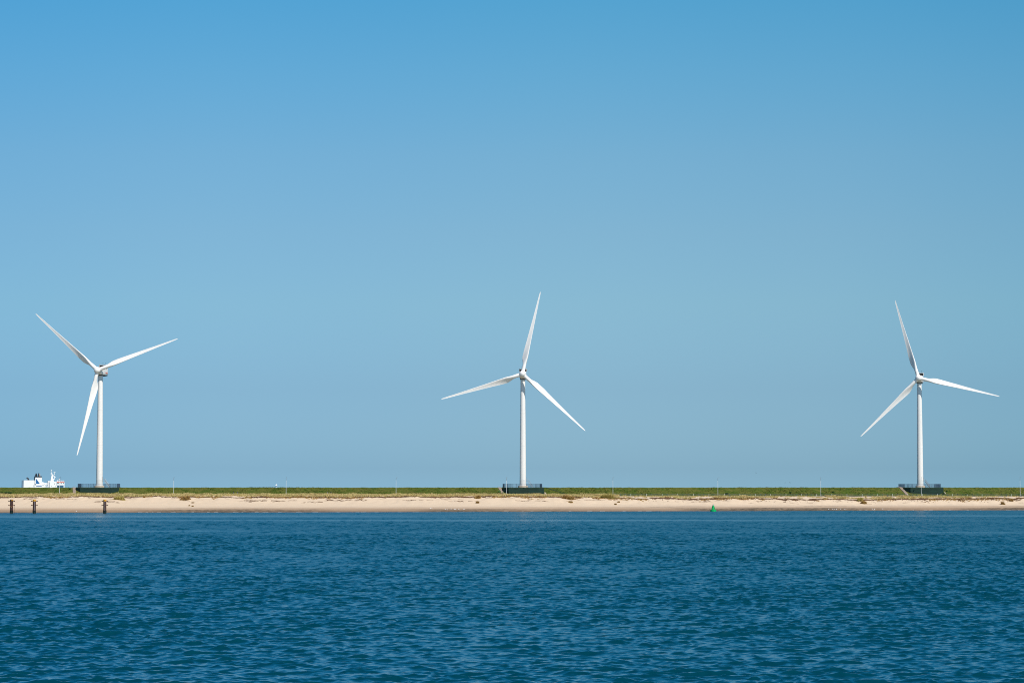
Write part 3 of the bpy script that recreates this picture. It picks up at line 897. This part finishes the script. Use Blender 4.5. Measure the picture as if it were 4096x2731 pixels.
def place(px, row):
    """where the sight line through this pixel meets the sand"""
    Y = 1150 + np.arange(1000)*0.25
    X = (px-CX)/FPX*Y
    g = land_z(X, Y)
    hit = np.nonzero((y_shore(X) < Y) & (zr(row, Y) <= g))[0]
    if len(hit) == 0: return at(px, row, 1280)
    k = hit[0]
    return Vector((float(X[k]), float(Y[k]), float(g[k])))

# loose roots and debris hanging along the eroded edge and lying on the sand face
def roots():
    m = MB()
    def squiggle(x, y, L, r, ang, lift):
        pts = []; px_, py_ = x, y
        k = max(3, int(L/0.7))
        for j in range(k+1):
            pts.append((px_, py_, float(land_z(px_, py_)[0]) + lift + random.uniform(-0.03, 0.08)))
            ang += random.uniform(-0.45, 0.45)
            px_ += math.cos(ang)*L/k; py_ += math.sin(ang)*L/k*0.6
        m.tube(pts, [r]+[r*random.uniform(0.6, 1.3) for _ in range(k-1)]+[r*0.4], 5)
    xx = -275.0
    while xx < 300:
        Yk, _ = key_profile(np.array([xx]))
        y5 = float(Yk[5][0])
        strong = fbm(np.array([xx*0.03]), np.array([0.3]), 3, 70)[0]
        pxx = float(px_of(xx))
        amt = 0.8 + 0.9*strong + (0.35 if pxx > 1000 else -0.1)
        if random.random() < amt: squiggle(xx, y5 - 0.8 + random.uniform(-1.2, 1.0), random.uniform(2.0, 7.0), random.uniform(0.12, 0.28) if pxx > 950 else random.uniform(0.08, 0.18), random.choice((0, math.pi)) + random.uniform(-0.2, 0.2), 0.08)
        if random.random() < amt*0.6: squiggle(xx, y5 - random.uniform(0.5, 3.0), random.uniform(0.8, 2.2), random.uniform(0.05, 0.1), -math.pi/2 + random.uniform(-0.9, 0.9), 0.05)
        if random.random() < 0.13: squiggle(xx, y5 - random.uniform(3, 14), random.uniform(1.5, 6.0), random.uniform(0.025, 0.055), random.choice((0, math.pi)) + random.uniform(-0.2, 0.2), 0.03)
        xx += random.uniform(0.5, 1.2)
    # tangles of washed-out roots lying on the sand face
    for p0, p1, r0, r1, k_ in ((975,1130,1999,2008,26),(1220,1290,2006,2012,10),(1270,1400,1997,2003,16),(1400,1480,1998,2003,8),(2060,2180,2000,2004,8),(400,480,2003,2010,8),(80,330,1992,1997,14),(1600,1680,1999,2002,6),(1800,1890,2003,2006,7)):
        for _ in range(k_):
            q = place(random.uniform(p0, p1), random.uniform(r0, r1))
            squiggle(q.x, q.y, random.uniform(1.2, 4.0), random.uniform(0.05, 0.11), random.choice((0, math.pi)) + random.uniform(-0.35, 0.35), 0.05)
    # litter on the right-hand face
    for k in range(240):
        xx = random.uniform(70, 290); Yk, _ = key_profile(np.array([xx]))
        y0 = float(Yk[5][0]) - random.uniform(0.5, 9)**1.0
        squiggle(xx, y0, random.uniform(0.4, 1.3), random.uniform(0.05, 0.12), random.uniform(0, 6.28), 0.04)
    o = m.build('root_litter', M['root'], fix=False)
    tag(o, 'dark exposed roots and litter along the eroded sand edge', 'roots', kind='stuff')
roots()

def clump(name, px, row, wpx, hpx, material, label, cat='grass clump', group='grass clumps on the sand edge', bare=True):
    p = place(px, row)
    s = p.y/FPX
    W, Hh = wpx*s, hpx*s
    n = int(20 + W*14)
    lobes = [(RNG.uniform(-0.32, 0.32), RNG.uniform(0.5, 1.0)) for _ in range(max(2, int(W)))]
    ux = np.zeros(n); top = np.zeros(n)
    for i in range(n):
        c_, k_ = lobes[RNG.integers(len(lobes))]
        d_ = RNG.normal(0, 0.11)
        ux[i] = np.clip(c_ + d_, -0.52, 0.52); top[i] = k_*math.exp(-(d_/0.16)**2)
    X = p.x + ux*W; Yy = p.y + RNG.uniform(-0.5, 0.5, n)*min(W, 3.0) + 0.4
    z = land_z(X, Yy)
    hh = Hh*1.05*np.clip(top*RNG.uniform(0.6, 1.15, n), 0.18, 1.1)
    P = np.stack([X-p.x, Yy-p.y, z-p.z], 1)
    o = blades_mesh(name, P, hh, np.full(len(X), 0.11), 30, material, np.full(len(X), min(1.0, 0.5*W)), 1.3)
    o.location = p
    return tag(o, label, cat, group)

CL = [
 ('dune_grass_clump', 480, 1998, 50, 22, 'greenclump', 'big pale yellow green grass clump on the sand near the yellow topped pile'),
 ('dune_grass_clump', 580, 1990, 9, 9, 'brownclump', 'small round brown tuft on the sand right of the big pale clump'),
 ('dune_grass_clump', 744, 1999, 34, 23, 'brownclump', 'wide brown grass clump on the sand edge right of the second lamp post'),
 ('dune_grass_clump', 773, 2011, 13, 7, 'brownclump', 'small flat brown tuft lying on the sand below the wide brown clump'),
 ('dune_grass_clump', 773, 2025, 7, 6, 'brownclump', 'tiny brown tuft low on the sand, right one of two'),
 ('dune_grass_clump', 759, 2023, 6, 5, 'brownclump', 'tiny brown tuft low on the sand, left one of two'),
 ('dune_grass_clump', 1907, 1992, 30, 16, 'brownclump', 'brown grass clump hanging over the sand edge left of the middle platform'),
 ('dune_grass_clump', 1910, 2012, 11, 11, 'brownclump', 'small brown tuft alone on the sand face left of the middle platform'),
 ('dune_grass_clump', 2272, 1996, 62, 22, 'brownclump', 'large dark brown grass clump on the sand edge right of the middle platform'),
 ('dune_grass_clump', 2280, 2009, 28, 8, 'brownclump', 'flat brown clump lying just below the large dark brown clump'),
 ('dune_grass_clump', 2428, 1992, 68, 24, 'greenclump', 'large straw coloured dome of dune grass beside a lamp post'),
 ('dune_grass_clump', 2460, 2018, 11, 7, 'brownclump', 'small brown tuft on the sand below the straw coloured dome'),
 ('dune_grass_clump', 2476, 2009, 12, 6, 'brownclump', 'small brown tuft just above another tuft below the straw coloured dome'),
 ('dune_grass_clump', 3432, 2003, 34, 22, 'greenclump', 'green brown upper clump of two slumped down the sand left of the rightmost platform'),
 ('dune_grass_clump', 3456, 2014, 30, 18, 'brownclump', 'brown lower clump of two slumped down the sand left of the rightmost platform'),
 ('dune_grass_clump', 4042, 2004, 13, 13, 'brownclump', 'dark brown tuft at the left end of the driftwood log'),
 ('dune_grass_clump', 4009, 2017, 13, 14, 'brownclump', 'spiky straw brown tuft alone on the sand left of the driftwood log'),
 ('dune_grass_clump', 66, 1989, 7, 7, 'shrub', 'small dark round tuft on the sand edge between the two left piles'),
 ('dune_grass_clump', 415, 1987, 8, 6, 'brownclump', 'small dark brown tuft just above the third pile'),
]
for nm, px, row, w, hh, mt, lab in CL: clump(nm, px, row, w, hh, M[mt], lab)

# shrubs on the dike
def shrub(px, row_base, wpx, hpx, material, label, Y=None):
    x0 = (px-CX)/FPX*1290
    if Y is None:
        Y = float(y_base(x0)) - 0.4
        for k in range(60):
            x = (px-CX)/FPX*Y
            if zrow(row_base, Y) <= float(land_z(x, Y)[0]): break
            Y += 0.25
    x = (px-CX)/FPX*Y
    p = Vector((x, Y, float(land_z(x, Y)[0])))
    s = Y/FPX; W, Hh = wpx*s, hpx*s
    t = thing('shrub', label, 'shrub', p, 0, 'shrubs on the dike')
    st = MB()
    for k in range(5):
        a = random.uniform(0, 6.28)
        st.tube([(0,0,-0.2),(math.cos(a)*W*0.15,math.sin(a)*W*0.15,Hh*0.35),(math.cos(a)*W*0.3,math.sin(a)*W*0.3,Hh*0.7)],[0.06,0.04,0.02],5)
    st.build('stem', M['root'], t)
    lf = MB()
    for k in range(int(220 + 60*W)):
        d = Vector((random.gauss(0,1), random.gauss(0,1), random.gauss(0,1))).normalized()*random.uniform(0.45, 1.0)
        bump = 0.75 + 0.35*mnoise.noise(d*2.3 + Vector((px,0,0)))
        q = Vector((d.x*W*0.5*bump, d.y*min(W,2.5)*0.5*bump, Hh*0.5 + d.z*Hh*0.52*bump))
        u = Vector((random.gauss(0,1), random.gauss(0,1), random.gauss(0,1))).normalized()*0.13
        v = u.orthogonal().normalized()*0.08
        lf.add([q-u, q+v, q+u, q-v], [(0,1,2,3)])
    lf.build('foliage', material, t, fix=False)
shrub(283, 1957.5, 8, 9, M['shrub'], 'dark round shrub near the dike crest between the ship and the stairs')
shrub(276, 1951.5, 4, 3, M['shrub'], 'tiny dark bush on the dike crest beside the dark round shrub')
shrub(36, 1974, 46, 8, M['shrub'], 'wide dark low shrub at the dike foot near the left edge')
shrub(8, 1973, 16, 5, M['shrub'], 'dark low shrub cut by the left edge of the picture')
shrub(1997, 1972, 18, 13, M['lightshrub'], 'bright green shrub left of the stairs of the middle platform')
shrub(2012, 1975, 10, 8, M['lightshrub'], 'small bright green shrub touching the stairs of the middle platform')
shrub(3772, 1977, 16, 8, M['shrub'], 'dark green shrub right of the wall of the rightmost platform')
shrub(3784, 1966, 12, 6, M['shrub'], 'small dark green shrub up the slope right of the rightmost platform')
shrub(2906, 1976, 22, 6, M['shrub'], 'dark flat shrub on the dike right of the lamp post above the buoy')
shrub(2845, 1957, 6, 4, M['shrub'], 'small dark shrub high on the dike above the green buoy')
shrub(3160, 1972, 14, 7, M['shrub'], 'dark shrub on the overgrown dike below the flying birds')
shrub(3330, 1970, 14, 6, M['shrub'], 'dark shrub on the overgrown dike right of a lamp post')

# driftwood log on the sand
def log():
    a, b = place(4052, 2001), place(4077, 2000)
    t = thing('driftwood_log', 'long brown driftwood log with upright root end below the rightmost lamp post', 'driftwood', a)
    m = MB(); d = b - a
    m.tube([(0,0,0.15), d*0.3+Vector((0,0,0.28)), d*0.7+Vector((0,0,0.22)), d+Vector((0,0,0.2))],[0.13,0.17,0.2,0.24],8); m.build('trunk', M['wood'], t, True)
    m = MB(); m.tube([d+Vector((0,0,-0.1)), d+Vector((0.05,0,0.5)), d+Vector((0.12,0,0.95))],[0.26,0.2,0.08],8)
    m.tube([d+Vector((0,0,0.3)), d+Vector((-0.35,0,0.75))],[0.1,0.04],6); m.build('root_end', M['wood'], t, True)
log()

# ------------------------------------------------------------------ mooring piles in the water
def pile(px, strip_on, rope, label, cap):
    Y = CAMH*FPX/(2052.0 - YH); p = at(px, 2052, Y); p.z = 0
    t = thing('mooring_pile', label, 'mooring pile', p, 0, 'rusty mooring piles off the beach')
    top = zrow(1997, Y); r = 0.70
    m = MB(); m.lathe([(r,0.9),(r,top-0.75)], 24); m.build('shaft', M['rust'], t, True)
    m = MB(); m.lathe([(r+0.01,top-0.75),(r+0.01,top),(r-0.06,top+0.02)], 24); m.build('cap_band', M[cap], t, True)
    m = MB(); m.lathe([(r+0.03,-2.5),(r+0.04,0.5),(r+0.02,0.95),(r-0.02,1.25)], 24)
    for k in range(60):
        a = random.uniform(0, 6.28); z = random.uniform(0.6, 1.5)
        q = Vector((math.cos(a)*(r+0.02), math.sin(a)*(r+0.02), z))
        m.tube([q, q + Vector((math.cos(a)*0.06, math.sin(a)*0.06, -random.uniform(0.2, 0.5)))],[0.05,0.02],5)
    m.build('weed_skirt', M['weed'], t, True)
    for z in (top-0.75, top-2.6):
        for s in (-1, 1):
            m = MB(); m.tube([(s*(r-0.05),0,z),(s*(r+0.52),0,z)],0.15,10); m.tube([(s*(r+0.50),0,z),(s*(r+0.76),0,z)],0.24,10); m.build('bollard_peg', M['rust'], t, True)
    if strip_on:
        m = MB(); m.box(0.11,0.18,-r-0.04,-r+0.05,1.35,top-0.75); m.build('front_strip', M['strip'], t)  # pale upright strip down the front of the shaft
    else:
        m = MB(); m.box(0.1,0.52,-r-0.03,-r+0.3,top-0.62,top-0.05); m.build('yellow_patch', M['yellow'], t)
    if rope:
        m = MB()
        for k in range(2):
            m.tube([(-r-0.3,-0.3,top-2.6),(-0.35,-r-0.08,top-3.15-0.12*k),(0.1,-r-0.1,top-3.3-0.15*k),(0.5,-r+0.1,top-3.1),(r+0.35,-0.25,top-2.55)],0.06,6)
        m.build('rope', M['rope'], t, True)
        m = MB(); m.tube([(r+0.55,0,top-2.7),(r+0.58,0,1.5),(r+0.6,0,-0.5)],0.045,6); m.build('hanging_chain', M['rust'], t)
pile(46, False, True, 'rusty mooring pile with a loop of rope, leftmost of the three', 'rust')
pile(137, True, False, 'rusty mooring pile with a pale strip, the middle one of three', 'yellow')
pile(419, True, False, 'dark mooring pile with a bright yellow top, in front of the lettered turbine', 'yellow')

# ------------------------------------------------------------------ green buoy
def buoy():
    Y = CAMH*FPX/(2044.2 - YH); p = at(2853, 2044, Y); p.z = 0
    t = thing('channel_buoy', 'green channel buoy floating just off the beach', 'buoy', p, 0.3)
    m = MB(); m.lathe([(1.2,-1.2),(1.45,-0.5),(1.48,0.25),(1.42,0.3),(1.42,0.42),(1.48,0.47),(1.48,0.82),(1.40,0.90),(0.6,0.95)], 36); m.build('float', M['buoy'], t, True)
    m = MB(); m.lathe([(0.50,0.9),(0.46,2.4),(0.36,2.9),(0.36,3.02)], 20); bd = m.build('tower', M['buoy'], t, True)
    for k in range(4):
        a = math.pi/4 + k*math.pi/2
        Mx = Matrix.Rotation(a, 4, 'Z')
        m = MB(); vs = [Mx @ Vector(q) for q in ((0.3,-0.04,1.15),(0.98,-0.04,1.15),(0.42,-0.04,2.95),(0.3,-0.04,2.95),(0.3,0.04,1.15),(0.98,0.04,1.15),(0.42,0.04,2.95),(0.3,0.04,2.95))]
        m.add(vs, [(0,1,2,3),(4,7,6,5),(0,4,5,1),(1,5,6,2),(2,6,7,3),(3,7,4,0)]); m.build('fin', M['buoy'], t)
    m = MB(); m.lathe([(0.30,3.02),(0.30,3.1),(0.17,3.12),(0.17,3.42),(0.05,3.5)], 16); m.build('lantern', M['lantern'], t, True)
    m = MB()
    for k in range(3):
        a = k*2.1; m.tube([(0.3*math.cos(a),0.3*math.sin(a),3.05),(0.1*math.cos(a),0.1*math.sin(a),3.6)],0.025,5)
    m.build('lantern_cage', M['grey'], t)
buoy()

# ------------------------------------------------------------------ the ship beyond the dike
def ship():
    D = 2000.0; S = D/FPX*220/2352.0
    org = at(60, 1860, D)                                   # reads off a crop of the photograph: u right, v down
    t = thing('ship', 'white ship with a blue triangle on its funnel, half hidden behind the dike', 'ship', (org.x + 1200*S, D, 0), 0.27)
    t.scale = (0.985, 1, 1)
    ox = org.x - t.location.x
    def X(u): return ox + u*S
    def Z(v): return org.z - v*S
    def slab(name, u0, u1, v0, v1, y0, y1, m, parent=t):
        b = MB(); b.box(X(u0),X(u1),y0,y1,Z(v1),Z(v0)); return b.build(name, M[m], parent)
    deck = Z(1060)
    b = MB(); xs_ = [X(200), X(340), X(2200), X(2700), X(3050)]
    rings = []
    for xx, w in zip(xs_, (4.5, 6, 6.5, 5, 0.4)):
        rings.append([(xx,-w,deck),(xx,-w,2),(xx,-w*0.8,-1.5),(xx,w*0.8,-1.5),(xx,w,2),(xx,w,deck)])
    b.loft(rings); b.build('hull', M['shipblue'], t)
    # aft house with a rounded stern end
    b = MB(); poly = [(X(355),-4.5),(X(830),-4.5),(X(830),5),(X(310),5),(X(295),2),(X(300),-2.5)]
    n = len(poly); z0, z1 = deck, Z(642)
    top = [((x-X(600))*0.985+X(600)+ (6*S if x < X(400) else 0), y) for x, y in poly]
    b.add([(x,y,z0) for x,y in poly]+[(x,y,z1) for x,y in top], [tuple(range(n))[::-1], tuple(range(n,2*n))]+[(k,(k+1)%n,n+(k+1)%n,n+k) for k in range(n)])
    b.build('aft_house', M['shipwhite'], t)
    r = MB(); r.tube([(X(360),-4.4,Z(625)),(X(830),-4.4,Z(625))],0.03,5)
    for k in range(12): r.tube([(X(360+k*42),-4.4,Z(644)),(X(360+k*42),-4.4,Z(622))],0.03,5)
    r.build('railing', M['shipgrey'], t)
    c = MB(); c.tube([(X(575),-1,Z(660)),(X(575),-1,Z(600)),(X(545),-1,Z(560)),(X(500),-1,Z(535))],[0.72,0.72,0.68,0.62],14); c.build('vent_cowl', M['shipdark'], t, True)
    f = MB(); f.box(X(848),X(1132),-5.2,1.5,Z(1000),Z(510)); fun = f.build('funnel', M['shipwhite'], t)
    slab('funnel_rim', 828, 1130, 468, 514, -5.3, 1.6, 'shipdark', fun)
    b = MB(); b.prism([(X(818),Z(625)),(X(846),Z(625)),(X(846),Z(511)),(X(832),Z(511))],-5.0,1.4); b.build('funnel_edge', M['shipdark'], fun)
    tr = MB(); tr.prism([(X(880),Z(560)),(X(1052),Z(796)),(X(880),Z(796))],-5.24,-5.205); tr.build('triangle_emblem', M['shipblue'], fun)
    for u0, u1, v0 in ((885, 885, 425), (925, 905, 365), (1010, 1022, 350)):
        b = MB(); b.tube([(X(u0),-2,Z(490)),(X(u0),-2,Z(v0+30)),(X(u1)-0.25,-2,Z(v0)),(X(u1)-0.55,-2.1,Z(v0+12))],[0.46,0.46,0.55,0.45],10); b.build('exhaust_pipe', M['shipdark'], fun, True)
    b = MB(); b.tube([(X(1050),-2.5,Z(490)),(X(1050),-2.5,Z(395)),(X(1050),-2.5,Z(380))],[0.42,0.42,0.2],12); b.build('exhaust_pipe', M['shiptan'], fun, True)
    slab('aft_ledge', 806, 882, 785, 800, -5.9, -5.3, 'shipgrey')
    lo = slab('lower_house', 812, 1285, 806, 1060, -5.6, 4, 'shipwhite')
    slab('window', 892, 1125, 866, 896, -5.66, -5.61, 'shipblue', lo)
    slab('window', 832, 880, 832, 846, -5.66, -5.61, 'shipgrey', lo)
    slab('window', 1140, 1225, 828, 842, -5.66, -5.61, 'shipgrey', lo)
    slab('deck_gear', 1290, 1440, 890, 1060, -4.6, 3, 'shiplight')
    b = MB()
    b.tube([(X(1135),-4,Z(700)),(X(1250),-4,Z(760)),(X(1300),-4,Z(830)),(X(1420),-4,Z(900))],0.16,6)
    b.tube([(X(1140),-3,Z(760)),(X(1400),-3,Z(770))],0.22,6); b.tube([(X(1150),-3.4,Z(800)),(X(1410),-3.4,Z(810))],0.22,6)
    for u in (1170,1215,1260,1310,1360): b.tube([(X(u),-3.5,Z(900)),(X(u),-3.5,Z(770-(u%3)*12))],0.12,6)
    b.tube([(X(1280),-4.5,Z(815)),(X(1430),-4.5,Z(905))],0.1,6)
    b.build('deck_pipes', M['shipwhite'], t)
    slab('side_tower', 1405, 1470, 668, 1060, -4.2, 3, 'shipwhite')
    slab('ladder', 1432, 1446, 700, 940, -4.32, -4.22, 'shipgrey')
    h = slab('forward_house', 1472, 1785, 690, 1060, -5.0, 4, 'shipwhite')
    slab('window', 1672, 1690, 770, 812, -5.06, -5.01, 'glass', h); slab('window', 1534, 1552, 886, 910, -5.06, -5.01, 'glass', h); slab('window', 1712, 1730, 886, 910, -5.06, -5.01, 'glass', h)
    under = slab('bridge_base', 1787, 2040, 856, 1060, -3.0, 4, 'shiplight'); slab('window', 1832, 1852, 886, 914, -3.06, -3.01, 'glass', under)
    br = MB(); pl = [(X(1765),Z(852)),(X(2105),Z(852)),(X(2092),Z(690)),(X(1765),Z(690))]
    br.prism(pl, -5.4, 4.4); bridge = br.build('bridge', M['shipwhite'], t)
    for u0, u1 in ((1772,1812),(1830,1868),(1905,1922),(1958,1984),(2026,2064)): slab('window', u0, u1, 750, 790, -5.46, -5.41, 'glass', bridge)
    slab('orange_band', 1768, 2092, 697, 726, -5.47, -5.41, 'shiporange', bridge)
    slab('wing_support', 2066, 2100, 854, 1000, -5.2, -3.4, 'shipwhite')
    r = MB()
    for v in (668, 650): r.tube([(X(1770),-5.0,Z(v)),(X(2085),-5.0,Z(v))],0.05,5)
    for k in range(13): r.tube([(X(1770+k*26),-5,Z(690)),(X(1770+k*26),-5,Z(648))],0.04,5)
    r.build('bridge_railing', M['shipwhite'], t)
    d = MB()
    for k in range(9): pass
    d.lathe([(0.05,-0.56),(0.4,-0.4),(0.55,0),(0.5,0.28),(0.3,0.48),(0.03,0.58)], 18, (X(1895),-2,Z(605))); d.tube([(X(1895),-2,Z(690)),(X(1895),-2,Z(630))],0.15,8); d.build('radar_dome', M['shipwhite'], t, True)
    b = MB(); b.tube([(X(1812),-2.5,Z(690)),(X(1812),-2.5,Z(610))],[0.2,0.08],8); b.build('short_mast', M['shipwhite'], t)
    b = MB(); b.tube([(X(1955),-2,Z(690)),(X(1955),-2,Z(485))],[0.07,0.05],6); b.tube([(X(1955),-2,Z(505)),(X(1955),-2,Z(480))],0.13,6); b.build('antenna', M['shipdark'], t)
    m = MB(); n = 4
    m.add([(X(1518),-1.8,Z(690)),(X(1652),-1.8,Z(690)),(X(1652),1,Z(690)),(X(1518),1,Z(690)),(X(1572),-0.9,Z(410)),(X(1606),-0.9,Z(410)),(X(1606),0.2,Z(410)),(X(1572),0.2,Z(410))],
          [(0,1,5,4),(1,2,6,5),(2,3,7,6),(3,0,4,7),(4,5,6,7),(0,3,2,1)])
    mast = m.build('mast', M['shipwhite'], t)
    m = MB()
    m.tube([(X(1590),-0.5,Z(420)),(X(1570),-0.5,Z(300)),(X(1548),-0.5,Z(175))],[0.34,0.2,0.09],8)
    m.box(X(1528),X(1600),-1.2,0.4,Z(412),Z(380)); m.box(X(1522),X(1575),-1,0.2,Z(245),Z(215)); m.box(X(1526),X(1580),-1,0.2,Z(345),Z(325))
    m.build('upper_mast', M['shipwhite'], mast)
    m = MB(); m.tube([(X(1600),-0.5,Z(425)),(X(1690),-0.5,Z(395)),(X(1698),-0.5,Z(300))],0.22,8); m.box(X(1650),X(1728),-0.9,0,Z(306),Z(288))
    m.tube([(X(1625),-0.5,Z(605)),(X(1690),-0.5,Z(590)),(X(1690),-0.5,Z(500))],0.2,8); m.box(X(1660),X(1742),-0.9,0,Z(522),Z(505)); m.box(X(1620),X(1710),-0.9,0,Z(480),Z(460))
    m.build('radar_arm', M['shipwhite'], mast)
    b = MB(); b.tube([(X(1545),-0.5,Z(420)),(X(1490),-0.5,Z(660))],0.03,4); b.build('stay', M['shipgrey'], mast)
ship()

def far_mast():
    D = 2600.0; S = D/FPX*120/2352.0
    org = at(1080, 1900, D)
    t = thing('distant_ship', 'tiny white mast top of a ship otherwise hidden behind the dike', 'ship', (org.x + 500*S, D, 0))
    ox = org.x - t.location.x
    def X(u): return ox + u*S
    def Z(v): return org.z - v*S
    b = MB(); b.loft([[(x,-w,Z(1100)),(x,-w,-0.5),(x,w,-0.5),(x,w,Z(1100))] for x, w in ((X(-1500),4),(X(1200),4),(X(2200),0.3))]); b.build('hull', M['shipblue'], t)
    b = MB(); b.tube([(X(500),0,Z(1110)),(X(500),0,Z(850))],[0.5,0.22],8); b.build('mast', M['shiplight'], t)
    b = MB(); b.lathe([(0.2,Z(880)),(0.75,Z(862)),(1.25,Z(820)),(1.15,Z(800))], 16, (X(495),0,0)); b.build('crows_nest', M['shipwhite'], t, True)
    b = MB(); b.tube([(X(420),0,Z(815)),(X(415),0,Z(765)),(X(445),0,Z(742))],[0.25,0.2,0.12],8); b.build('radar_arm', M['shipwhite'], t)
    b = MB(); b.tube([(X(530),0,Z(815)),(X(525),0,Z(740)),(X(518),0,Z(655))],[0.5,0.32,0.14],8); b.build('spire', M['shipwhite'], t)
    b = MB(); b.lathe([(0.05,Z(990)),(0.26,Z(975)),(0.26,Z(955)),(0.05,Z(938))], 12, (X(500),-0.6,0)); b.build('lower_dome', M['shipwhite'], t, True)
far_mast()

# ------------------------------------------------------------------ birds
def gull_proto(lab):
    t = thing('gull', lab, 'gull', (0,0,0), 0, 'white gulls standing on the wet sand')
    b = MB(); b.tube([(-0.30,0,0.30),(-0.18,0,0.33),(0.0,0,0.34),(0.14,0,0.38),(0.20,0,0.46)],[0.02,0.10,0.13,0.10,0.06],10)
    b.tube([(0.17,0,0.44),(0.21,0,0.50),(0.26,0,0.51)],[0.06,0.065,0.03],8); b.build('body', M['gull'], t, True)
    b = MB(); b.tube([(-0.02,0.04,0.28),(-0.02,0.04,0)],0.012,5); b.tube([(-0.02,-0.04,0.28),(-0.02,-0.04,0)],0.012,5); b.tube([(0.28,0,0.505),(0.34,0,0.495)],[0.018,0.004],5); b.build('legs_and_bill', M['yellow'], t)
    return t
LA = 'small white gull in the flock on the wet sand near the middle of the beach'
LB = 'small white gull in the flock at the water edge between buoy and rightmost turbine'
LC = 'small white gull at the water edge in front of the rightmost turbine'
GULLS = [(1722,2035,LA),(1727.5,2034,LA),(1783,2039,LA),(1790,2040.5,LA),(1805,2038,LA),(1817.5,2039,LA),(1823,2039.5,LA),(1836,2039,LA),(1854,2040,LA),(1858,2039.5,LA),
         (3312,2038.5,LB),(3328,2039,LB),(3336,2038.3,LB),(3343,2039,LB),(3360,2038,LB),(3376,2038.6,LB),(3486,2037.6,LC),(3495,2038.8,LC),(3527,2037.6,LC),
         (309,2047,'lone white gull on the wet sand left of the yellow topped pile')]
gp = gull_proto(LA)
for i, (px, row, lab) in enumerate(GULLS):
    o = gp if i == 0 else copy_tree(gp)
    o.location = place(px, row); o.rotation_euler = (0, 0, random.choice((0, math.pi)) + random.uniform(-0.4, 0.4)); o['label'] = lab
    k = random.uniform(1.0, 1.25); o.scale = (k, k, k)
for px, row, lab, roll in ((3160, 1930, 'dark bird flying just above the dike, larger right one of two', 0.4), (3140, 1930.5, 'tiny dark bird flying just above the dike, left one of two', -0.3),
                     (3024, 1891.5, 'tiny dark bird flying alone higher above the dike', 0.7)):
    t = thing('flying_bird', lab, 'bird', at(px, row, 1240), 0.6, 'dark birds in flight')
    s = 0.8 if px != 3160 else 1.15
    b = MB(); b.tube([(-0.28,0,0),(-0.1,0,0.02),(0.1,0,0.03),(0.22,0,0.02)],[0.02,0.08,0.07,0.02],8); b.build('body', M['bird'], t, True)
    for sg in (-1, 1):
        b = MB(); b.add([(0.12,0,0.03),(-0.12,0,0.03),(-0.10,sg*0.3,0.2),(0.08,sg*0.32,0.22),(-0.12,sg*0.62,0.14),(0.12,0,0.05),(-0.12,0,0.05),(-0.10,sg*0.3,0.22),(0.08,sg*0.32,0.24),(-0.12,sg*0.62,0.15)],
              [(0,1,2,3),(3,2,4),(5,8,7,6),(8,9,7),(0,3,8,5),(3,4,9,8),(4,2,7,9),(2,1,6,7),(1,0,5,6)]); b.build('wing', M['bird'], t)
    t.rotation_euler = (roll, 0.2, 0.8); t.scale = (s, s, s)
